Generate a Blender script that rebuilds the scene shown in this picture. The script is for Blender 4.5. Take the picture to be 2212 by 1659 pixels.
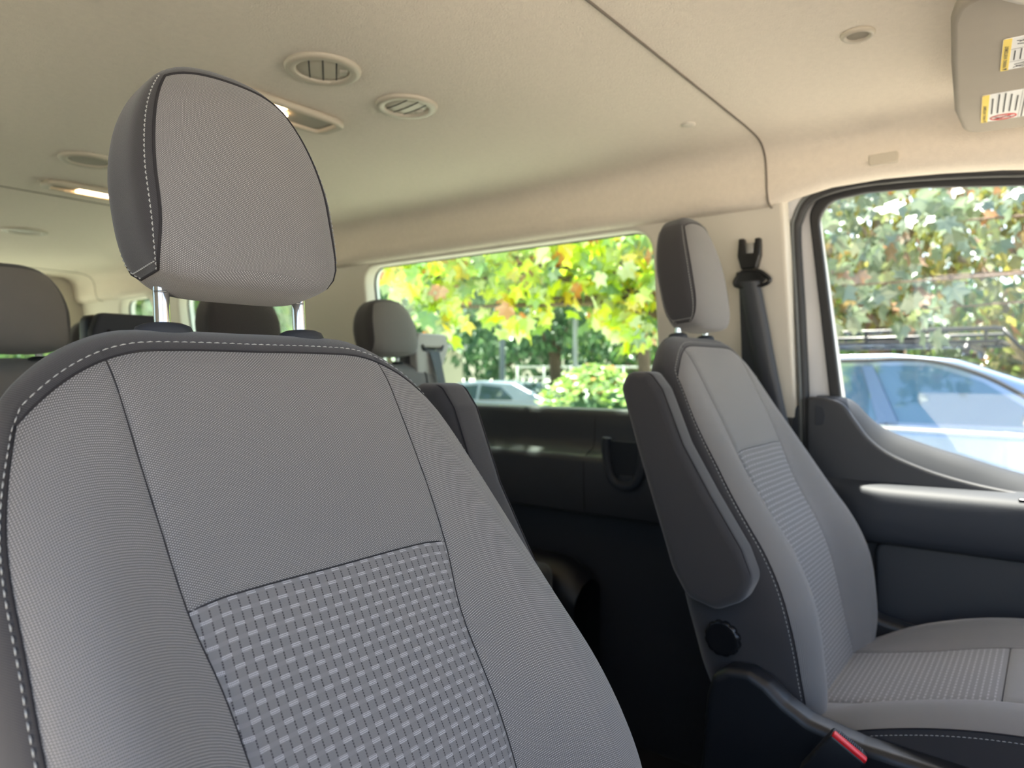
import bpy, bmesh, math, random
from mathutils import Vector, Matrix, Euler
from math import sin, cos, pi, radians, sqrt, exp, atan2, tan

S = bpy.context.scene
COL = S.collection
for o in list(bpy.data.objects):
    bpy.data.objects.remove(o, do_unlink=True)

# ---------------------------------------------------------------- camera, sky, sun, exposure
# everything below is written in metres relative to the eye height; ZO lifts it so that the van floor is z = 0
ZO = 1.0
F_PX = 1520.0
cam_d = bpy.data.cameras.new('camera')
cam = bpy.data.objects.new('camera', cam_d)
COL.objects.link(cam)
cam.location = (0, 0, ZO)
cam.rotation_euler = (radians(90 - 1.036), 0, radians(-52.3))
cam_d.sensor_width = 36
cam_d.sensor_fit = 'HORIZONTAL'
cam_d.lens = 36 * F_PX / 2212
cam_d.clip_start = 0.02
cam_d.clip_end = 400
cam_d.dof.use_dof = True
cam_d.dof.focus_distance = 0.62
cam_d.dof.aperture_fstop = cam_d.lens / 3.8
S.camera = cam

world = bpy.data.worlds.new('sky')
S.world = world
world.use_nodes = True
wn = world.node_tree
wn.nodes.clear()
sky = wn.nodes.new('ShaderNodeTexSky')
sky.sky_type = 'NISHITA'
sky.sun_disc = False
sky.sun_elevation = radians(62)
sky.sun_rotation = radians(70)
sky.dust_density = 2.0
bg = wn.nodes.new('ShaderNodeBackground')
bg.inputs['Strength'].default_value = 0.19
wo = wn.nodes.new('ShaderNodeOutputWorld')
hs = wn.nodes.new('ShaderNodeHueSaturation'); hs.inputs['Saturation'].default_value = .9   # thin bright cloud
wn.links.new(sky.outputs[0], hs.inputs['Color']); wn.links.new(hs.outputs[0], bg.inputs[0])
wn.links.new(bg.outputs[0], wo.inputs[0])

sun_d = bpy.data.lights.new('sun', 'SUN')
sun = bpy.data.objects.new('sun', sun_d)
COL.objects.link(sun)
sun_d.energy = 11.5
sun_d.angle = radians(0.6)
sun_d.color = (1.0, 0.93, 0.82)
SUN_DIR = Vector((0.25, 0.20, 1.0)).normalized()
sun.rotation_euler = SUN_DIR.to_track_quat('Z', 'Y').to_euler()

S.view_settings.view_transform = 'Standard'
S.view_settings.look = 'None'
S.view_settings.gamma = 1
S.view_settings.exposure = 1.70
S.view_settings.use_curve_mapping = False
S.cycles.max_bounces = 10
S.cycles.diffuse_bounces = 6
S.cycles.transparent_max_bounces = 16

# ---------------------------------------------------------------- node helpers
class N:
    def __init__(s, nt, sock): s.nt, s.s = nt, sock
    def _m(s, op, *a, clamp=False):
        n = s.nt.nodes.new('ShaderNodeMath'); n.operation = op; n.use_clamp = clamp
        for i, v in enumerate((s,) + a):
            if isinstance(v, N): s.nt.links.new(v.s, n.inputs[i])
            else: n.inputs[i].default_value = v
        return N(s.nt, n.outputs[0])
    def __add__(s, o): return s._m('ADD', o)
    def __sub__(s, o): return s._m('SUBTRACT', o)
    def __mul__(s, o): return s._m('MULTIPLY', o)
    def fr(s): return s._m('FRACT')
    def fl(s): return s._m('FLOOR')
    def gt(s, o): return s._m('GREATER_THAN', o)
    def lt(s, o): return s._m('LESS_THAN', o)
    def mod2(s): return s._m('FLOORED_MODULO', 2.0)
    def sin(s): return s._m('SINE')
    def abs(s): return s._m('ABSOLUTE')
    def mn(s, o): return s._m('MINIMUM', o)
    def mx(s, o): return s._m('MAXIMUM', o)
    def clamp(s): return s._m('ADD', 0.0, clamp=True)

def mat(name, color=(.5, .5, .5), rough=.6, metal=0.0, bump=None, var=0.0, vscale=8.0, spec=.5, sheen=0.0, coat=0.0, emit=None):
    """principled material; bump = (scale, strength, distance); var = amount of object-space noise in the base colour"""
    m = bpy.data.materials.new(name); m.use_nodes = True
    nt = m.node_tree; b = nt.nodes['Principled BSDF']
    b.inputs['Base Color'].default_value = (*color, 1)
    b.inputs['Roughness'].default_value = rough
    b.inputs['Metallic'].default_value = metal
    b.inputs['Specular IOR Level'].default_value = spec
    b.inputs['Sheen Weight'].default_value = sheen
    b.inputs['Coat Weight'].default_value = coat
    if emit:
        b.inputs['Emission Color'].default_value = (*emit[0], 1); b.inputs['Emission Strength'].default_value = emit[1]
    tc = nt.nodes.new('ShaderNodeTexCoord')
    if var > 0:
        n = nt.nodes.new('ShaderNodeTexNoise'); n.inputs['Scale'].default_value = vscale; n.inputs['Detail'].default_value = 4
        nt.links.new(tc.outputs['Object'], n.inputs['Vector'])
        mx = nt.nodes.new('ShaderNodeMix'); mx.data_type = 'RGBA'
        mx.inputs[6].default_value = (*[c * (1 - var) for c in color], 1)
        mx.inputs[7].default_value = (*[min(1, c * (1 + var)) for c in color], 1)
        nt.links.new(n.outputs[0], mx.inputs[0]); nt.links.new(mx.outputs[2], b.inputs['Base Color'])
    if bump:
        n = nt.nodes.new('ShaderNodeTexNoise'); n.inputs['Scale'].default_value = bump[0]; n.inputs['Detail'].default_value = 3
        nt.links.new(tc.outputs['Object'], n.inputs['Vector'])
        bp = nt.nodes.new('ShaderNodeBump'); bp.inputs['Strength'].default_value = bump[1]; bp.inputs['Distance'].default_value = bump[2]
        nt.links.new(n.outputs[0], bp.inputs['Height']); nt.links.new(bp.outputs[0], b.inputs['Normal'])
    return m

def uv_of(nt):
    tc = nt.nodes.new('ShaderNodeTexCoord'); sp = nt.nodes.new('ShaderNodeSeparateXYZ')
    nt.links.new(tc.outputs['UV'], sp.inputs[0])
    return N(nt, sp.outputs[0]), N(nt, sp.outputs[1])

def mixcol(nt, fac, a, b):
    mx = nt.nodes.new('ShaderNodeMix'); mx.data_type = 'RGBA'
    nt.links.new(fac.s, mx.inputs[0])
    for i, c in ((6, a), (7, b)):
        if isinstance(c, tuple): mx.inputs[i].default_value = (*c, 1)
        else: nt.links.new(c, mx.inputs[i])
    return mx.outputs[2]

def dotted_fabric(name, base, dot, pitch=.00135, rough=.85, sheen=.25, stains=True):
    m = mat(name, base, rough, sheen=sheen, spec=.25); nt = m.node_tree; b = nt.nodes['Principled BSDF']
    u, v = uv_of(nt)
    k = 2 * pi / pitch
    s = ((u * (k * .5)).sin() * (v * (k * .72)).sin())
    f = ((s - .30) * 3.2).clamp()
    c = mixcol(nt, f, base, dot)
    if stains:
        tc = nt.nodes.new('ShaderNodeTexCoord'); n = nt.nodes.new('ShaderNodeTexNoise'); n.inputs['Scale'].default_value = 9
        n.inputs['Detail'].default_value = 5; nt.links.new(tc.outputs['Object'], n.inputs['Vector'])
        c = mixcol(nt, ((N(nt, n.outputs[0]) - .5) * 1.2).clamp(), c, tuple(min(1, x * 1.35) for x in base))
    nt.links.new(c, b.inputs['Base Color'])
    bp = nt.nodes.new('ShaderNodeBump'); bp.inputs['Strength'].default_value = .35; bp.inputs['Distance'].default_value = .0004
    nt.links.new(s.s, bp.inputs['Height']); nt.links.new(bp.outputs[0], b.inputs['Normal'])
    return m

def basket_fabric(name, base, light, dark, cw=.0071, ch=.0088):
    m = mat(name, base, .85, sheen=.2, spec=.25); nt = m.node_tree; b = nt.nodes['Principled BSDF']
    u, v = uv_of(nt)
    a = u * (1 / cw); d = v * (1 / ch)
    par = (a.fl() + d.fl()).mod2()
    fu, fv = a.fr(), d.fr()
    band = ((fv - .22).abs()).lt(.16)                       # the strip that carries the woven blocks
    blk = band * (par.lt(.5))
    th = (v * (1 / .00092)).fr().lt(.5)                     # fine cross threads
    dash = (u * (1 / .0010)).fr().lt(.62) * ((v * (1 / .00125)).fr().lt(.66))
    c = mixcol(nt, th * .35, base, tuple(min(1, x * 1.35) for x in base))
    soft = (N(nt, band.s) * (par.gt(.5)) * .04)
    c = mixcol(nt, soft, c, light)
    c = mixcol(nt, (blk * dash) * .72, c, light)
    c = mixcol(nt, (blk * (dash.lt(.5))) * .25, c, dark)
    line = ((fu - .5).abs()).gt(.432) * (band.lt(.5)) * ((v * (1 / .0019)).fr().lt(.72))
    c = mixcol(nt, line * .9, c, dark)
    nt.links.new(c, b.inputs['Base Color'])
    h = (line * -1.0) + (blk * .6)
    bp = nt.nodes.new('ShaderNodeBump'); bp.inputs['Strength'].default_value = .4; bp.inputs['Distance'].default_value = .0006
    nt.links.new(h.s, bp.inputs['Height']); nt.links.new(bp.outputs[0], b.inputs['Normal'])
    return m

def ribbed_fabric(name, base, rib, pitch=.0011):
    m = mat(name, base, .9, sheen=.3, spec=.2); nt = m.node_tree; b = nt.nodes['Principled BSDF']
    u, v = uv_of(nt)
    s = ((u + (v * .5)) * (2 * pi / pitch)).sin()
    nt.links.new(mixcol(nt, (s * .5 + .5).clamp() * .8, base, rib), b.inputs['Base Color'])
    bp = nt.nodes.new('ShaderNodeBump'); bp.inputs['Strength'].default_value = .3; bp.inputs['Distance'].default_value = .0004
    nt.links.new(s.s, bp.inputs['Height']); nt.links.new(bp.outputs[0], b.inputs['Normal'])
    return m

def glass_mat(name, tint=(1, 1, 1), refl=.06):
    m = bpy.data.materials.new(name); m.use_nodes = True; nt = m.node_tree; nt.nodes.clear()
    t = nt.nodes.new('ShaderNodeBsdfTransparent'); t.inputs[0].default_value = (*tint, 1)
    g = nt.nodes.new('ShaderNodeBsdfGlossy'); g.inputs['Roughness'].default_value = .01
    lw = nt.nodes.new('ShaderNodeLayerWeight'); lw.inputs[0].default_value = .5
    mx = nt.nodes.new('ShaderNodeMixShader'); o = nt.nodes.new('ShaderNodeOutputMaterial')
    f = N(nt, lw.outputs['Facing'])._m('POWER', 5.0) * .55 + .035            # thin-pane reflectance by angle, the same on both faces
    nt.links.new(f.s, mx.inputs[0]); nt.links.new(t.outputs[0], mx.inputs[1]); nt.links.new(g.outputs[0], mx.inputs[2])
    nt.links.new(mx.outputs[0], o.inputs[0])
    return m

def leaf_mat(name, stops, transl=.55, gloss=.12, rough=.35):
    m = bpy.data.materials.new(name); m.use_nodes = True; nt = m.node_tree; nt.nodes.clear()
    geo = nt.nodes.new('ShaderNodeNewGeometry'); ramp = nt.nodes.new('ShaderNodeValToRGB')
    ramp.color_ramp.interpolation = 'CONSTANT'
    els = ramp.color_ramp.elements
    while len(els) < len(stops): els.new(.5)
    for e, (p, c) in zip(els, stops): e.position = p; e.color = (*c, 1)
    nt.links.new(geo.outputs['Random Per Island'], ramp.inputs[0])
    d = nt.nodes.new('ShaderNodeBsdfDiffuse'); t = nt.nodes.new('ShaderNodeBsdfTranslucent'); g = nt.nodes.new('ShaderNodeBsdfGlossy')
    g.inputs['Roughness'].default_value = rough; g.inputs[0].default_value = (.9, .95, .9, 1)
    nt.links.new(ramp.outputs[0], d.inputs[0]); nt.links.new(ramp.outputs[0], t.inputs[0])
    m1 = nt.nodes.new('ShaderNodeMixShader'); m1.inputs[0].default_value = transl
    nt.links.new(d.outputs[0], m1.inputs[1]); nt.links.new(t.outputs[0], m1.inputs[2])
    m2 = nt.nodes.new('ShaderNodeMixShader'); m2.inputs[0].default_value = gloss
    nt.links.new(m1.outputs[0], m2.inputs[1]); nt.links.new(g.outputs[0], m2.inputs[2])
    o = nt.nodes.new('ShaderNodeOutputMaterial'); nt.links.new(m2.outputs[0], o.inputs[0])
    return m

# ---------------------------------------------------------------- mesh helpers
LOC = {}
def thing(name, label, cat, loc, group=None):
    o = bpy.data.objects.new(name, None); COL.objects.link(o); o.empty_display_size = .05
    o.location = loc; LOC[o] = Vector(loc); o['label'] = label; o['category'] = cat
    if group: o['group'] = group
    return o

def tag(o, label, cat, group=None):
    o['label'] = label; o['category'] = cat
    if group: o['group'] = group
    return o

class MB:
    """collects vertices/faces (absolute coordinates) and optional uvs"""
    def __init__(s): s.v, s.f, s.uv, s.mi = [], [], [], []
    def add(s, verts, faces, uvs=None, mi=0):
        n = len(s.v); s.v += [tuple(p) for p in verts]
        for f in faces: s.f.append(tuple(i + n for i in f)); s.mi.append(mi)
        s.uv += list(uvs) if uvs else [(p[0], p[2]) for p in verts]
        return s
    def box(s, a, b, mi=0):
        x0, y0, z0 = a; x1, y1, z1 = b
        return s.add([(x0, y0, z0), (x1, y0, z0), (x1, y1, z0), (x0, y1, z0), (x0, y0, z1), (x1, y0, z1), (x1, y1, z1), (x0, y1, z1)],
                     [(0, 3, 2, 1), (4, 5, 6, 7), (0, 1, 5, 4), (1, 2, 6, 5), (2, 3, 7, 6), (3, 0, 4, 7)], mi=mi)
    def tube(s, pts, r, n=10, cap=True, closed=False, mi=0, flat=1.0, up=(0, 0, 1)):
        pts = [Vector(p) for p in pts]; m = len(pts); rs = r if isinstance(r, (list, tuple)) else [r] * m
        vs = []; prev = None
        for i, p in enumerate(pts):
            if closed: t = pts[(i + 1) % m] - pts[i - 1]
            else: t = pts[min(i + 1, m - 1)] - pts[max(i - 1, 0)]
            if t.length < 1e-9: t = Vector((0, 0, 1))
            t.normalize()
            if prev is None:
                ref = Vector(up)
                if abs(t.dot(ref)) > .95: ref = Vector((1, 0, 0))
                a = t.cross(ref).normalized()
            else:
                a = (prev - t * prev.dot(t)).normalized()
            prev = a; b = t.cross(a)
            for k in range(n):
                an = 2 * pi * k / n
                vs.append(p + a * (cos(an) * rs[i]) + b * (sin(an) * rs[i] * flat))
        fs = []
        for i in range(m if closed else m - 1):
            j = (i + 1) % m
            for k in range(n):
                fs.append((i * n + k, i * n + (k + 1) % n, j * n + (k + 1) % n, j * n + k))
        if cap and not closed:
            fs.append(tuple(range(n - 1, -1, -1))); fs.append(tuple((m - 1) * n + k for k in range(n)))
        return s.add(vs, fs, mi=mi)
    def lathe(s, prof, c, axis, n=32, mi=0, sx=1.0, sy=1.0):
        """prof [(r, h)], axis direction; closed at r=0 ends"""
        ax = Vector(axis).normalized(); ref = Vector((0, 0, 1)) if abs(ax.z) < .9 else Vector((0, 1, 0))
        a = ax.cross(ref).normalized(); b = ax.cross(a); c = Vector(c); vs = []; fs = []
        for r, h in prof:
            for k in range(n):
                an = 2 * pi * k / n; vs.append(c + a * (r * cos(an) * sx) + b * (r * sin(an) * sy) + ax * h)
        for i in range(len(prof) - 1):
            for k in range(n):
                fs.append((i * n + k, i * n + (k + 1) % n, (i + 1) * n + (k + 1) % n, (i + 1) * n + k))
        fs.append(tuple(range(n - 1, -1, -1))); fs.append(tuple((len(prof) - 1) * n + k for k in range(n)))
        return s.add(vs, fs, mi=mi)
    def grid(s, rows, uvs=None, wrap=False, mi=0, skip=None):
        nr, nc = len(rows), len(rows[0]); fs = []
        for i in range(nr - 1):
            for j in range(nc if wrap else nc - 1):
                if skip and skip(i, j): continue
                k = (j + 1) % nc
                fs.append((i * nc + j, i * nc + k, (i + 1) * nc + k, (i + 1) * nc + j))
        return s.add([p for r in rows for p in r], fs, [q for r in uvs for q in r] if uvs else None, mi)
    def build(s, name, m, parent=None, smooth=True, bevel=0, bseg=3, auto=None, recalc=True, weld=False):
        off = LOC.get(parent, Vector((0, 0, 0))) if parent else Vector((0, 0, 0))
        if parent and parent not in LOC: off = LOC[parent]
        me = bpy.data.meshes.new(name)
        me.from_pydata([tuple(Vector(p) - off) for p in s.v], [], s.f)
        for x in (m if isinstance(m, (list, tuple)) else [m]): me.materials.append(x)
        uvl = me.uv_layers.new(name='UVMap')
        for l in me.loops: uvl.data[l.index].uv = s.uv[l.vertex_index]
        for p, mi in zip(me.polygons, s.mi): p.material_index = mi
        if recalc or weld:
            bm = bmesh.new(); bm.from_mesh(me)
            used = [v for v in bm.verts if not v.link_faces]
            if used: bmesh.ops.delete(bm, geom=used, context='VERTS')
            if weld: bmesh.ops.remove_doubles(bm, verts=bm.verts, dist=1e-5)
            if recalc: bmesh.ops.recalc_face_normals(bm, faces=bm.faces)
            bm.to_mesh(me); bm.free()
        if smooth:
            for p in me.polygons: p.use_smooth = True
        me.update()
        o = bpy.data.objects.new(name, me); COL.objects.link(o)
        if parent: o.parent = parent; LOC[o] = off.copy()
        else: LOC[o] = Vector((0, 0, 0))
        if bevel:
            bv = o.modifiers.new('bevel', 'BEVEL'); bv.width = bevel; bv.segments = bseg; bv.limit_method = 'ANGLE'; bv.angle_limit = radians(35)
            bv.harden_normals = False
        if smooth and (bevel or auto):
            es = o.modifiers.new('split', 'EDGE_SPLIT'); es.split_angle = radians(auto or 40); es.use_edge_sharp = False
        return o

def structure(o, name=None):
    o['kind'] = 'structure'
    if name: o.name = name
    return o

def rpoly(pts, r, seg=6):
    """round the corners of a 2-D polygon; r scalar or per-corner list"""
    out = []; n = len(pts)
    for i in range(n):
        p = Vector(pts[i]); a = Vector(pts[i - 1]) - p; b = Vector(pts[(i + 1) % n]) - p
        rr = r[i] if isinstance(r, (list, tuple)) else r
        la, lb = a.length, b.length; a.normalize(); b.normalize()
        ang = a.angle(b) if rr > 0 else 0
        if rr <= 0 or ang > 3.0: out.append(tuple(p)); continue
        d = min(rr / tan(ang / 2), la * .49, lb * .49); p0 = p + a * d; p1 = p + b * d
        for k in range(seg + 1):
            t = k / seg; q = p0 * (1 - t) ** 2 + p * 2 * t * (1 - t) + p1 * t * t
            out.append((q.x, q.y))
    return out

def plate(outline, holes, thick, mapf, bevel=0.0, res=2):
    """solid plate from a 2-D outline with holes (curve fill); (a, b, c) -> mapf; c in [0, thick]"""
    cu = bpy.data.curves.new('tmp', 'CURVE'); cu.dimensions = '2D'; cu.fill_mode = 'BOTH'
    cu.extrude = max(thick / 2 - bevel, 1e-5); cu.bevel_depth = bevel; cu.bevel_resolution = res; cu.offset = -bevel
    for ps in [outline] + list(holes):
        sp = cu.splines.new('POLY'); sp.points.add(len(ps) - 1)
        for q, p in zip(sp.points, ps): q.co = (p[0], p[1], 0, 1)
        sp.use_cyclic_u = True
    o = bpy.data.objects.new('tmp', cu); COL.objects.link(o)
    dg = bpy.context.evaluated_depsgraph_get()
    me = bpy.data.meshes.new_from_object(o.evaluated_get(dg))
    mb = MB(); mb.add([mapf(v.co.x, v.co.y, v.co.z + thick / 2) for v in me.vertices], [tuple(p.vertices) for p in me.polygons],
                      [(v.co.x, v.co.y) for v in me.vertices])
    bpy.data.objects.remove(o); bpy.data.curves.remove(cu); bpy.data.meshes.remove(me)
    return mb

def interp(tab, x):
    if x <= tab[0][0]: return tab[0][1]
    for (a, b), (c, d) in zip(tab, tab[1:]):
        if x <= c: return b + (d - b) * (x - a) / (c - a)
    return tab[-1][1]

def smooth_tab(tab, n=60):
    """Catmull-Rom resample of an (x, y) table"""
    out = []; m = len(tab)
    for i in range(m - 1):
        p = [tab[max(i - 1, 0)], tab[i], tab[i + 1], tab[min(i + 2, m - 1)]]
        for k in range(8):
            t = k / 8
            out.append(tuple(.5 * (2 * p[1][j] + (p[2][j] - p[0][j]) * t + (2 * p[0][j] - 5 * p[1][j] + 4 * p[2][j] - p[3][j]) * t * t
                             + (3 * p[1][j] - p[0][j] - 3 * p[2][j] + p[3][j]) * t ** 3) for j in range(len(tab[0]))))
    out.append(tuple(tab[-1])); return out

def text_mesh(mb, body, size, origin, ex, ey, mi=0, lift=None, align='LEFT'):
    cu = bpy.data.curves.new('tmp', 'FONT'); cu.body = body; cu.size = size; cu.resolution_u = 2; cu.align_x = align; cu.offset = size * .012
    o = bpy.data.objects.new('tmp', cu); COL.objects.link(o)
    dg = bpy.context.evaluated_depsgraph_get(); me = bpy.data.meshes.new_from_object(o.evaluated_get(dg))
    O, X, Y = Vector(origin), Vector(ex), Vector(ey)
    mb.add([O + X * v.co.x + Y * v.co.y for v in me.vertices], [tuple(p.vertices) for p in me.polygons], mi=mi)
    bpy.data.objects.remove(o); bpy.data.curves.remove(cu); bpy.data.meshes.remove(me)

# ---------------------------------------------------------------- materials
M = {}
M['headliner'] = mat('headliner_felt', (.74, .665, .565), .95, bump=(420, .75, .0022), var=.07, vscale=90, sheen=.15, spec=.2)
M['trim_beige'] = mat('beige_plastic', (.62, .58, .50), .55, bump=(700, .1, .0004))
M['bezel'] = mat('vent_plastic', (.52, .47, .38), .45)
M['bezel_dark'] = mat('vent_slat_plastic', (.36, .33, .27), .5)
M['seam_dark'] = mat('seam_brown_rubber', (.16, .135, .11), .8)  # even dark brown of the headliner seams
M['plastic_dark'] = mat('charcoal_plastic', (.034, .036, .041), .42, bump=(1400, .25, .0004), var=.06, vscale=500)
M['plastic_grey'] = mat('grey_plastic', (.036, .040, .048), .55, spec=.2, bump=(1400, .2, .0003))
M['plastic_black'] = mat('black_plastic', (.012, .013, .016), .38, bump=(900, .35, .0005))
M['gloss_black'] = mat('gloss_black_plastic', (.010, .010, .011), .22)
M['rubber'] = mat('rubber_seal', (.022, .023, .025), .5)
M['rubber_grey'] = mat('grey_rubber_lip', (.12, .13, .13), .5)
M['white_paint'] = mat('white_body_paint', (.72, .72, .73), .25, coat=.5)
M['carpet'] = mat('black_floor_mat', (.012, .012, .013), .9, bump=(300, .5, .002))
M['light_fabric'] = dotted_fabric('grey_dotted_fabric', (.114, .109, .106), (.42, .40, .385))
M['basket'] = basket_fabric('basket_weave_fabric', (.160, .154, .153), (.64, .625, .63), (.018, .016, .019))
M['dark_fabric'] = ribbed_fabric('charcoal_ribbed_fabric', (.028, .027, .029), (.062, .059, .062))
M['stitch'] = mat('pale_thread', (.42, .42, .40), .8)
M['seam'] = mat('dark_seam_thread', (.018, .016, .018), .9)
M['chrome'] = mat('chrome_steel', (.85, .86, .88), .12, metal=1.0, bump=(40, .15, .002))
M['grey_metal'] = mat('brushed_metal', (.45, .45, .45), .35, metal=1.0)
M['belt'] = mat('belt_webbing', (.030, .033, .042), .45, bump=(600, .3, .0005), spec=.6)
M['red'] = mat('red_plastic', (.75, .02, .025), .3)
M['glass_clear'] = glass_mat('clear_door_glass', (.96, .98, .97))
M['glass_dark'] = glass_mat('light_cut_glass', (.60, .63, .62))  # unseen left panes, darkened to dim side light on the headliner
M['glass_green'] = glass_mat('green_tinted_glass', (.86, .96, .90))
M['yellow_label'] = mat('yellow_label_paper', (.85, .62, .05), .5)
M['white_label'] = mat('white_label_paper', (.80, .80, .78), .5)
M['ink'] = mat('black_ink', (.03, .03, .03), .6)
M['red_ink'] = mat('red_ink', (.65, .06, .05), .6)
M['visor'] = mat('visor_vinyl', (.34, .30, .245), .75, bump=(500, .25, .0006), var=.04, vscale=30)
M['bulb'] = mat('lit_dome_lens', (1, .8, .55), .3, emit=((1.0, .62, .28), 9.0))
M['lens'] = mat('unlit_dome_lens', (.62, .60, .52), .2)

XC = 0.83            # centre line of the van
Y0, Y1 = -0.62, 4.2  # headliner front edge and rear wall
CEIL = 0.50

# ================================================================= the setting: van shell
# headliner
prof = [(1.650, .390), (1.636, .374), (1.612, .366), (1.588, .367), (1.573, .376), (1.565, .394), (1.562, .420), (1.557, .450), (1.546, .473), (1.524, .489), (1.488, .4965), (1.42, .4995)]
prof = smooth_tab(prof)
half = prof + [(1.25, .5005), (1.0, .501), (XC, .501)]
full = half + [(2 * XC - x, z) for x, z in half[-2::-1]]
ys = [Y0 + (Y1 - Y0) * i / 48 for i in range(49)]
def cz(y, z):                      # the edge lifts over the front door opening
    k = interp([(-.62, -.20), (-.45, -.13), (-.2, -.040), (.052, .008), (.215, .025), (.336, .031), (.41, .024), (.47, .010), (.52, 0)], y)
    return z + k * min(1, max(0, (.49 - z) / .09))
ys = sorted(set(ys + [.45, .47, .49, .51, .53]))
rows = [[(x, y, cz(y, z)) for x, z in full] for y in ys]
uv = [[(i * .02, y) for i, _ in enumerate(full)] for y in ys]
ceil_ = MB().grid(rows, uv).build('ceiling', M['headliner'], recalc=False)
md = ceil_.modifiers.new('t', 'SOLIDIFY'); md.thickness = .03; md.offset = -1
structure(ceil_)
for i, y, rr in ((1, .505, .0024), (2, 2.262, .0016), (3, 3.92, .002)):
    pts = [(x, y, z - .0005) for x, z in full]
    structure(MB().tube(pts, rr, 8).build('trim_%d' % i, M['seam_dark']))

def wall_x(z): return 1.68 - .13 * max(0.0, z + .10)
def wmap(off=0.0, side=1):
    if side > 0: return lambda a, b, c: (wall_x(b) - off + c, a, b)
    return lambda a, b, c: (2 * XC - (wall_x(b) - off + c), a, b)

win = [(.800, 1.885), (2.31, 3.165), (3.41, 3.75)]
holes = [rpoly([(a, -.13), (b, -.13), (b, .357), (a, .357)], [0, 0, .07, .07], 8) for a, b in win]
for side, nm in ((1, 'right'), (-1, 'left')):
    out = [(.462, -.16), (Y1, -.16), (Y1, .42), (.482, .42)]
    structure(plate(out, holes, .05, wmap(0.02, side), .009).build('wall_' + nm, M['trim_beige'], auto=35))
    mb = MB()                                   # white body shell outside the trim
    so = [(.515, -.9), (Y1 + .05, -.9), (Y1 + .05, .62), (.515, .62)]
    hh = [rpoly([(a - .02, -.115), (b + .02, -.115), (b + .02, .37), (a - .02, .37)], [.05, .05, .08, .08], 6) for a, b in win]
    structure(plate(so, hh, .02, (lambda a, b, c: (wall_x(b) + .045 + c, a, b)) if side > 0 else (lambda a, b, c: (2 * XC - wall_x(b) - .045 - c, a, b))).build(
        'wall_outer_' + nm, M['white_paint'], smooth=False))
# rear wall with two door windows
out = [(-.02, -1.0), (1.68, -1.0), (1.68, .5), (-.02, .5)]
rh = [rpoly([(a, -.1), (b, -.1), (b, .33), (a, .33)], .06, 6) for a, b in ((.1, .76), (.90, 1.50))]
structure(plate(out, rh, .04, lambda a, b, c: (a, Y1 + c, b), .008).build('wall_rear', M['trim_beige'], auto=35))
for k, (a, b) in enumerate(((.1, .76), (.90, 1.50))):
    o = plate(rpoly([(a - .02, -.12), (b + .02, -.12), (b + .02, .35), (a - .02, .35)], .07, 6), [], .005, lambda x, z, c: (x, Y1 + .045 + c, z)).build(
        'window_%d' % (k + 5), M['glass_green'], smooth=False)
    structure(o)
# side panes with black gaskets
for k, (a, b) in enumerate(win):
    r2 = rpoly([(a - .015, -.118), (b + .015, -.118), (b + .015, .372), (a - .015, .372)], [.03, .03, .08, .08], 8)
    o = structure(plate(r2, [], .005, wmap(-.036)).build('window_%d' % (k + 1), M['glass_green'], smooth=False))
    ring = rpoly([(a - .003, -.108), (b + .003, -.108), (b + .003, .360), (a - .003, .360)], [.02, .02, .072, .072], 10)
    g = MB().tube([(wall_x(z) + .030, y, z) for y, z in ring], .0055, 8, closed=True).build('window_seal', M['rubber'], o)
for k, (a, b) in enumerate(win[:2]):
    structure(plate(rpoly([(a - .015, -.118), (b + .015, -.118), (b + .015, .372), (a - .015, .372)], .04, 6), [], .005, wmap(-.036, -1)).build(
        'window_%d' % (k + 7), M['glass_dark'], smooth=False))
# floor
structure(MB().box((-.03, -1.2, -1.05), (1.70, Y1, -1.0)).build('floor', M['carpet'], smooth=False))

# lower wall trims: profile (X, z) extruded along Y
def lower_trim(side, nm):
    pr = [(1.676, -.104), (1.664, -.101), (1.650, -.107), (1.644, -.120), (1.642, -.150), (1.640, -.185), (1.634, -.206), (1.612, -.218), (1.596, -.222),
          (1.587, -.229), (1.584, -.242), (1.585, -.300), (1.590, -.372), (1.594, -.378), (1.602, -.380), (1.665, -.382), (1.672, -.50), (1.674, -1.0)]
    f = (lambda x: x) if side > 0 else (lambda x: 2 * XC - x)
    yy = [.47, .50, .8, 1.2, 1.7, 2.3, 3.0, 3.6, 4.19]
    rows = [[(f(x), y, z) for x, z in pr] for y in yy]
    return MB().grid(rows).build('wall_lower_' + nm, [M['plastic_dark']], auto=50)
structure(lower_trim(1, 'right')); structure(lower_trim(-1, 'left'))
for k, y in enumerate((.985, 2.05)):     # vertical joints of the lower trim
    structure(MB().tube([(1.6435, y, -.12), (1.6395, y, -.185), (1.6335, y, -.206), (1.596, y, -.2215), (1.5835, y, -.242), (1.5845, y, -.30), (1.589, y, -.37)], .0012, 6).build('trim_%d' % (k + 4), M['seam']))
# B pillar lower cover (dark) in front of the light trim
structure(plate([(.452, -.95), (.62, -.95), (.62, -.078), (.455, -.078)], [], .03, lambda a, b, c: (1.655 + c, a, b), .008).build('trim_6', M['plastic_grey'], auto=35))
# black door seal following the opening
seal = smooth_tab([(.446, -.9), (.447, -.5), (.449, -.134), (.459, .107), (.471, .300), (.466, .345), (.447, .381), (.410, .400), (.336, .408), (.215, .402), (.052, .382), (-.20, .335), (-.45, .26), (-.62, .18)])
structure(MB().tube([(1.668, y, z) for y, z in seal], .0115, 10).build('trim_7', M['rubber']))
structure(MB().tube([(1.658, y + .006, z + .006) for y, z in seal], .0045, 8).build('trim_8', M['rubber_grey']))

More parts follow.
